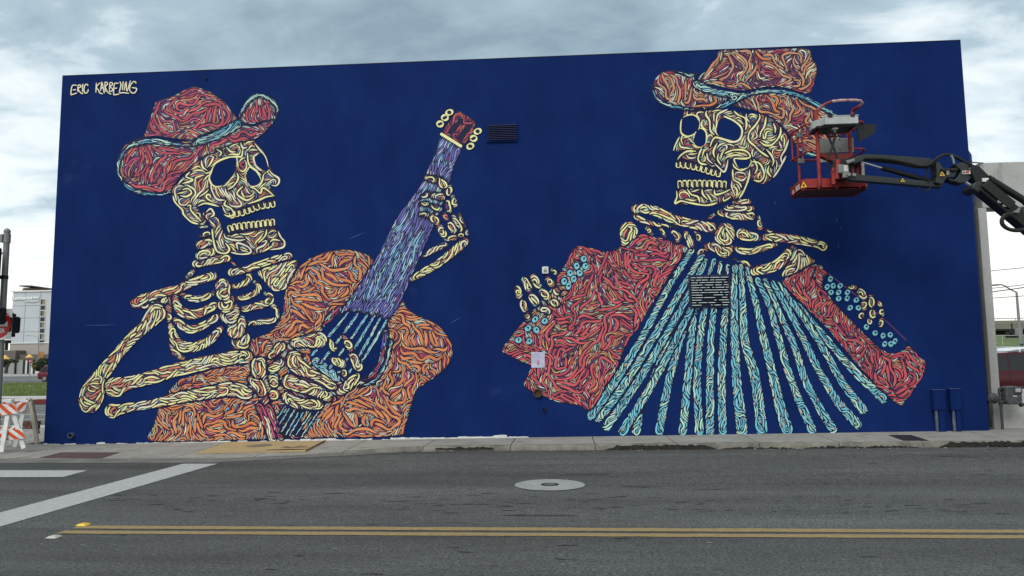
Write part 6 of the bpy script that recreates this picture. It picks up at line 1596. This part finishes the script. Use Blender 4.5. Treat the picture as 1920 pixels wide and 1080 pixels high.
g = MB(); g.tube([(px_ - .085, Ys - .04, A(5, 620, Ys).z), (px_ - .085, Ys - .04, A(6, 478, Ys).z), (px_ - .05, Ys, A(6, 473, Ys).z)], .018, 8); g.build('conduit', M_GALV, sp, smooth=True)
zq = A(8, 520, Ys).z; g = MB(); g.tube([(px_, Ys, zq - .035), (px_, Ys, zq + .035)], .064, 12); g.box((px_ - .12, Ys - .08, zq - .03), (px_ - .02, Ys + .02, zq + .03)); g.build('band_clamp', M_DRK, sp)
# vehicle signal on the pole, seen edge on; only its right edge enters the picture
a = A(-2, 590, Ys - .2); zt2 = A(2, 465, Ys - .2).z
sh_ = thing('traffic_signal', (a.x - .2, Ys - .2, a.z), 'tall black traffic signal housing cut by the left picture edge', 'traffic signal')
g = MB(); g.box((a.x - .36, Ys - .42, a.z), (a.x, Ys - .2, zt2)); g.build('housing', M_SIGB, sh_, bevel=.03)
for k in range(3):
    z = a.z + (zt2 - a.z) * (k + .5) / 3; g = MB(); g.tube([(a.x - .18, Ys - .42, z), (a.x - .18, Ys - .62, z)], [.13, .13], 16); g.build('visor', M_SIGB, sh_)
# lower pedestrian signal, closer to the camera, and the one right of the pole
a, b = A(-22, 610, Ys - .35), A(14, 573, Ys - .35)
ps = thing('pedestrian_signal', ((a.x + b.x) / 2, Ys - .35, a.z), 'black pedestrian signal in front of the red and white sign', 'pedestrian signal')
g = MB(); g.prism([(a.x, Ys - .58, a.z), (b.x - .03, Ys - .58, a.z + .01), (b.x, Ys - .58, a.z + .05), (b.x, Ys - .58, b.z - .06), (b.x - .1, Ys - .58, b.z), (a.x, Ys - .58, b.z + .05)], (0, .23, 0)); g.build('housing', M_SIGB, ps, bevel=.02)
g = MB(); g.box((a.x - .1, Ys - .3, a.z + .1), (a.x + .05, Ys - .1, a.z + .2)); g.build('bracket', M_SIGB, ps)
a, b = A(21, 625, Ys + .1), A(40, 594, Ys + .1)
ps = thing('pedestrian_signal', ((a.x + b.x) / 2, Ys + .1, a.z), 'black pedestrian signal box right of the signal pole, in front of the hotel', 'pedestrian signal')
g = MB(); g.prism([(a.x, Ys - .12, a.z), (b.x - .03, Ys - .12, a.z), (b.x - .004, Ys - .12, a.z + .04), (b.x, Ys - .12, b.z - .03), (b.x - .03, Ys - .12, b.z), (a.x, Ys - .12, b.z)], (0, .22, 0)); g.build('housing', M_SIGB, ps, bevel=.015)
g = MB(); g.box((a.x - .02, Ys + .06, a.z - .07), (a.x + .045, Ys + .16, b.z + .06)); g.build('bracket', M_SIGB, ps, bevel=.012)
g = MB(); q = A(26, 590, Ys + .1); g.tube([(q.x - .01, Ys + .11, b.z + .02), (q.x - .03, Ys + .11, b.z + .075)], .02, 8); g.build('cable_gland', M_SIGB, ps)
# DO NOT ENTER sign
a, b = A(20.5, 636.5, Ys - .12), A(23.5, 578.5, Ys - .12)
hS = (b.z - a.z); xR = (a.x + b.x) / 2; ccx, ccz = xR - hS / 2, (a.z + b.z) / 2; yS = Ys - .12
sg = thing('no_entry_sign', (ccx, yS, a.z), 'square white sign with a red disc reading DO NOT ENTER, at the left picture edge', 'road sign')
g = MB(); g.box((ccx - hS / 2, yS, ccz - hS / 2), (ccx + hS / 2, yS + .006, ccz + hS / 2)); g.build('plate', mat('sign_white', (.72, .72, .70), .4), sg)
g = MB(); n = 48; r = hS * .475; g.add([(ccx + r * math.cos(k * 2 * math.pi / n), yS - .003, ccz + r * math.sin(k * 2 * math.pi / n)) for k in range(n)], [list(range(n))]); g.build('disc', mat('sign_red', (.50, .018, .022), .4), sg)
g = MB(); g.quad(*[(ccx + sx * hS * .37, yS - .006, ccz + sz * hS * .075) for sx, sz in ((-1,-1),(1,-1),(1,1),(-1,1))]); g.build('bar', M_LBL, sg)
mb = text_mb('DO NOT', hS * .17, facing((ccx, yS - .006, ccz + hS * .23)), bold=.004); text_mb('ENTER', hS * .19, facing((ccx, yS - .006, ccz - hS * .22)), mb=mb, bold=.004); mb.build('lettering', M_LBL, sg)
g = MB(); g.box((ccx - .03, yS + .0065, ccz - .05), (ccx + .03, Ys - .05, ccz + .05)); g.build('sign_bracket', M_GALV, sg)
# finial bits under the sign
p = A(12, 652, Ys + .4); g = MB(); g.tube([(p.x, Ys + .4, p.z - .05), (p.x, Ys + .4, p.z + .1)], .03, 8); g.box((p.x - .06, Ys + .36, p.z + .09), (p.x + .06, Ys + .44, p.z + .15)); g.tube([(px_, Ys, p.z + .12), (p.x, Ys + .4, p.z + .12)], .012, 6); g.build('push_button', M_SIGB, sp)

# ------------------------------------------------------------------ barricades
M_BW = mat('barricade_white', (.60, .60, .575), .75, var=.2, scale=7, bump=.2)
M_BO = mat('barricade_orange', (.55, .065, .012), .6, var=.15, scale=6)
M_WOOD = mat('bare_timber', (.34, .31, .245), .85, var=.3, scale=4, stretch=(8, 8, 1), bump=.3)
Yq2 = 13.35
def BP(u, v, Y=Yq2): return A(u, v, Y)
ba = thing('striped_barricade', tuple(G(-10, 848)), 'white trestle barricade with orange striped boards, nearest the street', 'barricade')
def board(px, name, Y, t, nstripe, lean, parent, phase=0.0):
    """px: top-left, top-right, bottom-right, bottom-left outline of the front face"""
    tl, tr_, br, bl = [A(u, v, Y) for u, v in px]
    g = MB(); g.prism([tl, tr_, br, bl], (0, t, 0)); bd = g.build(name, M_BW, parent, bevel=.004)
    f = Vector((0, -.002, 0))
    T = lambda s: tl.lerp(tr_, s) + f
    B = lambda s: bl.lerp(br, s) + f
    g = MB()
    for k in range(-2, nstripe + 1):
        s0 = (k + phase) / nstripe; s1 = s0 + .5 / nstripe
        t0, t1, b0, b1 = s0, s1, s0 + lean, s1 + lean
        q = []
        cl = lambda s: min(1, max(0, s))
        # clip the slanted stripe to the board ends
        def edge(st, sb):
            pts = []
            for m_ in range(9):
                w_ = m_ / 8; s = st + (sb - st) * w_; pts.append((s, w_))
            return pts
        L_ = edge(t0, b0); R_ = edge(t1, b1)
        for (sl, w0), (sr, w1), (sl2, w2), (sr2, w3) in zip(L_[:-1], R_[:-1], L_[1:], R_[1:]):
            if cl(sl) == cl(sr) and cl(sl2) == cl(sr2): continue
            P_ = lambda s, w_: T(cl(s)).lerp(B(cl(s)), w_)
            g.quad(P_(sl, w0), P_(sr, w0), P_(sr2, w2), P_(sl2, w2))
    g.build('stripe', M_BO, bd)
    return bd
board([(-92, 762), (26.5, 757.5), (33.5, 775.5), (-86, 788)], 'top_board', Yq2, .025, 6, .12, ba, .35)
board([(-92, 818), (41, 804), (48, 822), (-86, 835)], 'bottom_board', Yq2, .025, 7, .12, ba, .1)
def leg(p0, p1, Y0, Y1, parent, m=M_BW, w=.085, t=.035): g = MB(); g.beam(A(*p0, Y0), A(*p1, Y1), t, w, up=(1, 0, 0)); return g.build('leg', m, parent, bevel=.005)
def bar(p0, p1, Y0, Y1, parent, name='leg', m=M_BW, w=.085, t=.03):
    a, b = A(*p0, Y0), A(*p1, Y1); d = (b - a).normalized(); n = Vector((0, 1, 0)); n = (n - d * n.dot(d)).normalized()
    g = MB(); g.beam(a, b, w, t, up=n); return g.build(name, m, parent, bevel=.004)
# crossed trestle legs at the near end
bar((19, 752), (45, 841), Yq2 + .05, Yq2 + .05, ba); bar((19, 752), (3, 848), Yq2 + .09, Yq2 - .1, ba)
bar((-74, 756), (-50, 846), Yq2 + .05, Yq2 + .05, ba); bar((-74, 756), (-90, 852), Yq2 + .09, Yq2 - .1, ba)
g = MB(); q = BP(19, 752, Yq2 + .06); g.box((q.x - .06, q.y - .05, q.z - .04), (q.x + .06, q.y + .05, q.z + .04)); g.build('leg_head', M_BW, ba, bevel=.015)
# second trestle just behind it
Y3 = 14.1
bb_ = thing('striped_barricade', tuple(G(10, 836)), 'white trestle barricade with orange striped boards, behind the first one and nearer the wall', 'barricade')
board([(-60, 757), (50.5, 754), (46, 772), (-60, 778)], 'top_board', Y3, .025, 6, -.13, bb_, .58)
board([(-60, 803), (43, 799), (38, 809), (-60, 816)], 'bottom_board', Y3, .025, 6, -.1, bb_, .3)
bar((50, 750), (28, 838), Y3 + .06, Y3 + .06, bb_); bar((49, 756), (38, 800), Y3 + .1, Y3 + .3, bb_, w=.05)
bar((14, 762), (20, 833), Y3 + .3, Y3 + .5, bb_, w=.07); bar((-42, 752), (-60, 838), Y3 + .06, Y3 + .06, bb_)
# bare timber trestle beside the wall
Y4 = 14.6
tt = thing('timber_trestle', tuple(G(68, 833)), 'bare weathered timber trestle leg standing between the striped boards and the navy wall', 'trestle')
bar((56, 748), (70, 832), Y4, Y4 - .05, tt, m=M_WOOD, w=.075, t=.04); bar((60, 749), (72.5, 812), Y4 + .06, Y4 + .5, tt, m=M_WOOD, w=.05, t=.03)
bar((48, 747), (51, 765), Y4 + .02, Y4 + .02, tt, 'head_rail', M_BW, .05, .04)
bar((56, 749), (-30, 753), Y4 + .1, Y4 + .1, tt, 'rail', M_BW, .06, .04); bar((-20, 752), (-34, 836), Y4, Y4 - .05, tt, m=M_WOOD, w=.075, t=.04)
g = MB(); q = A(56, 751, Y4 - .025); g.tube([q, q + Vector((0, -.012, 0))], .012, 8); g.build('bolt', M_DRK, tt)
# a thin wire trailing on the pavement
g = MB(); g.tube([on_walk(46, 824, .01), on_walk(53, 821, .008), on_walk(60, 817.5, .008)], .006, 5); tag(g.build('loose_wire', M_DRK), 'short dark wire lying on the pavement between barricade and navy wall', 'wire')
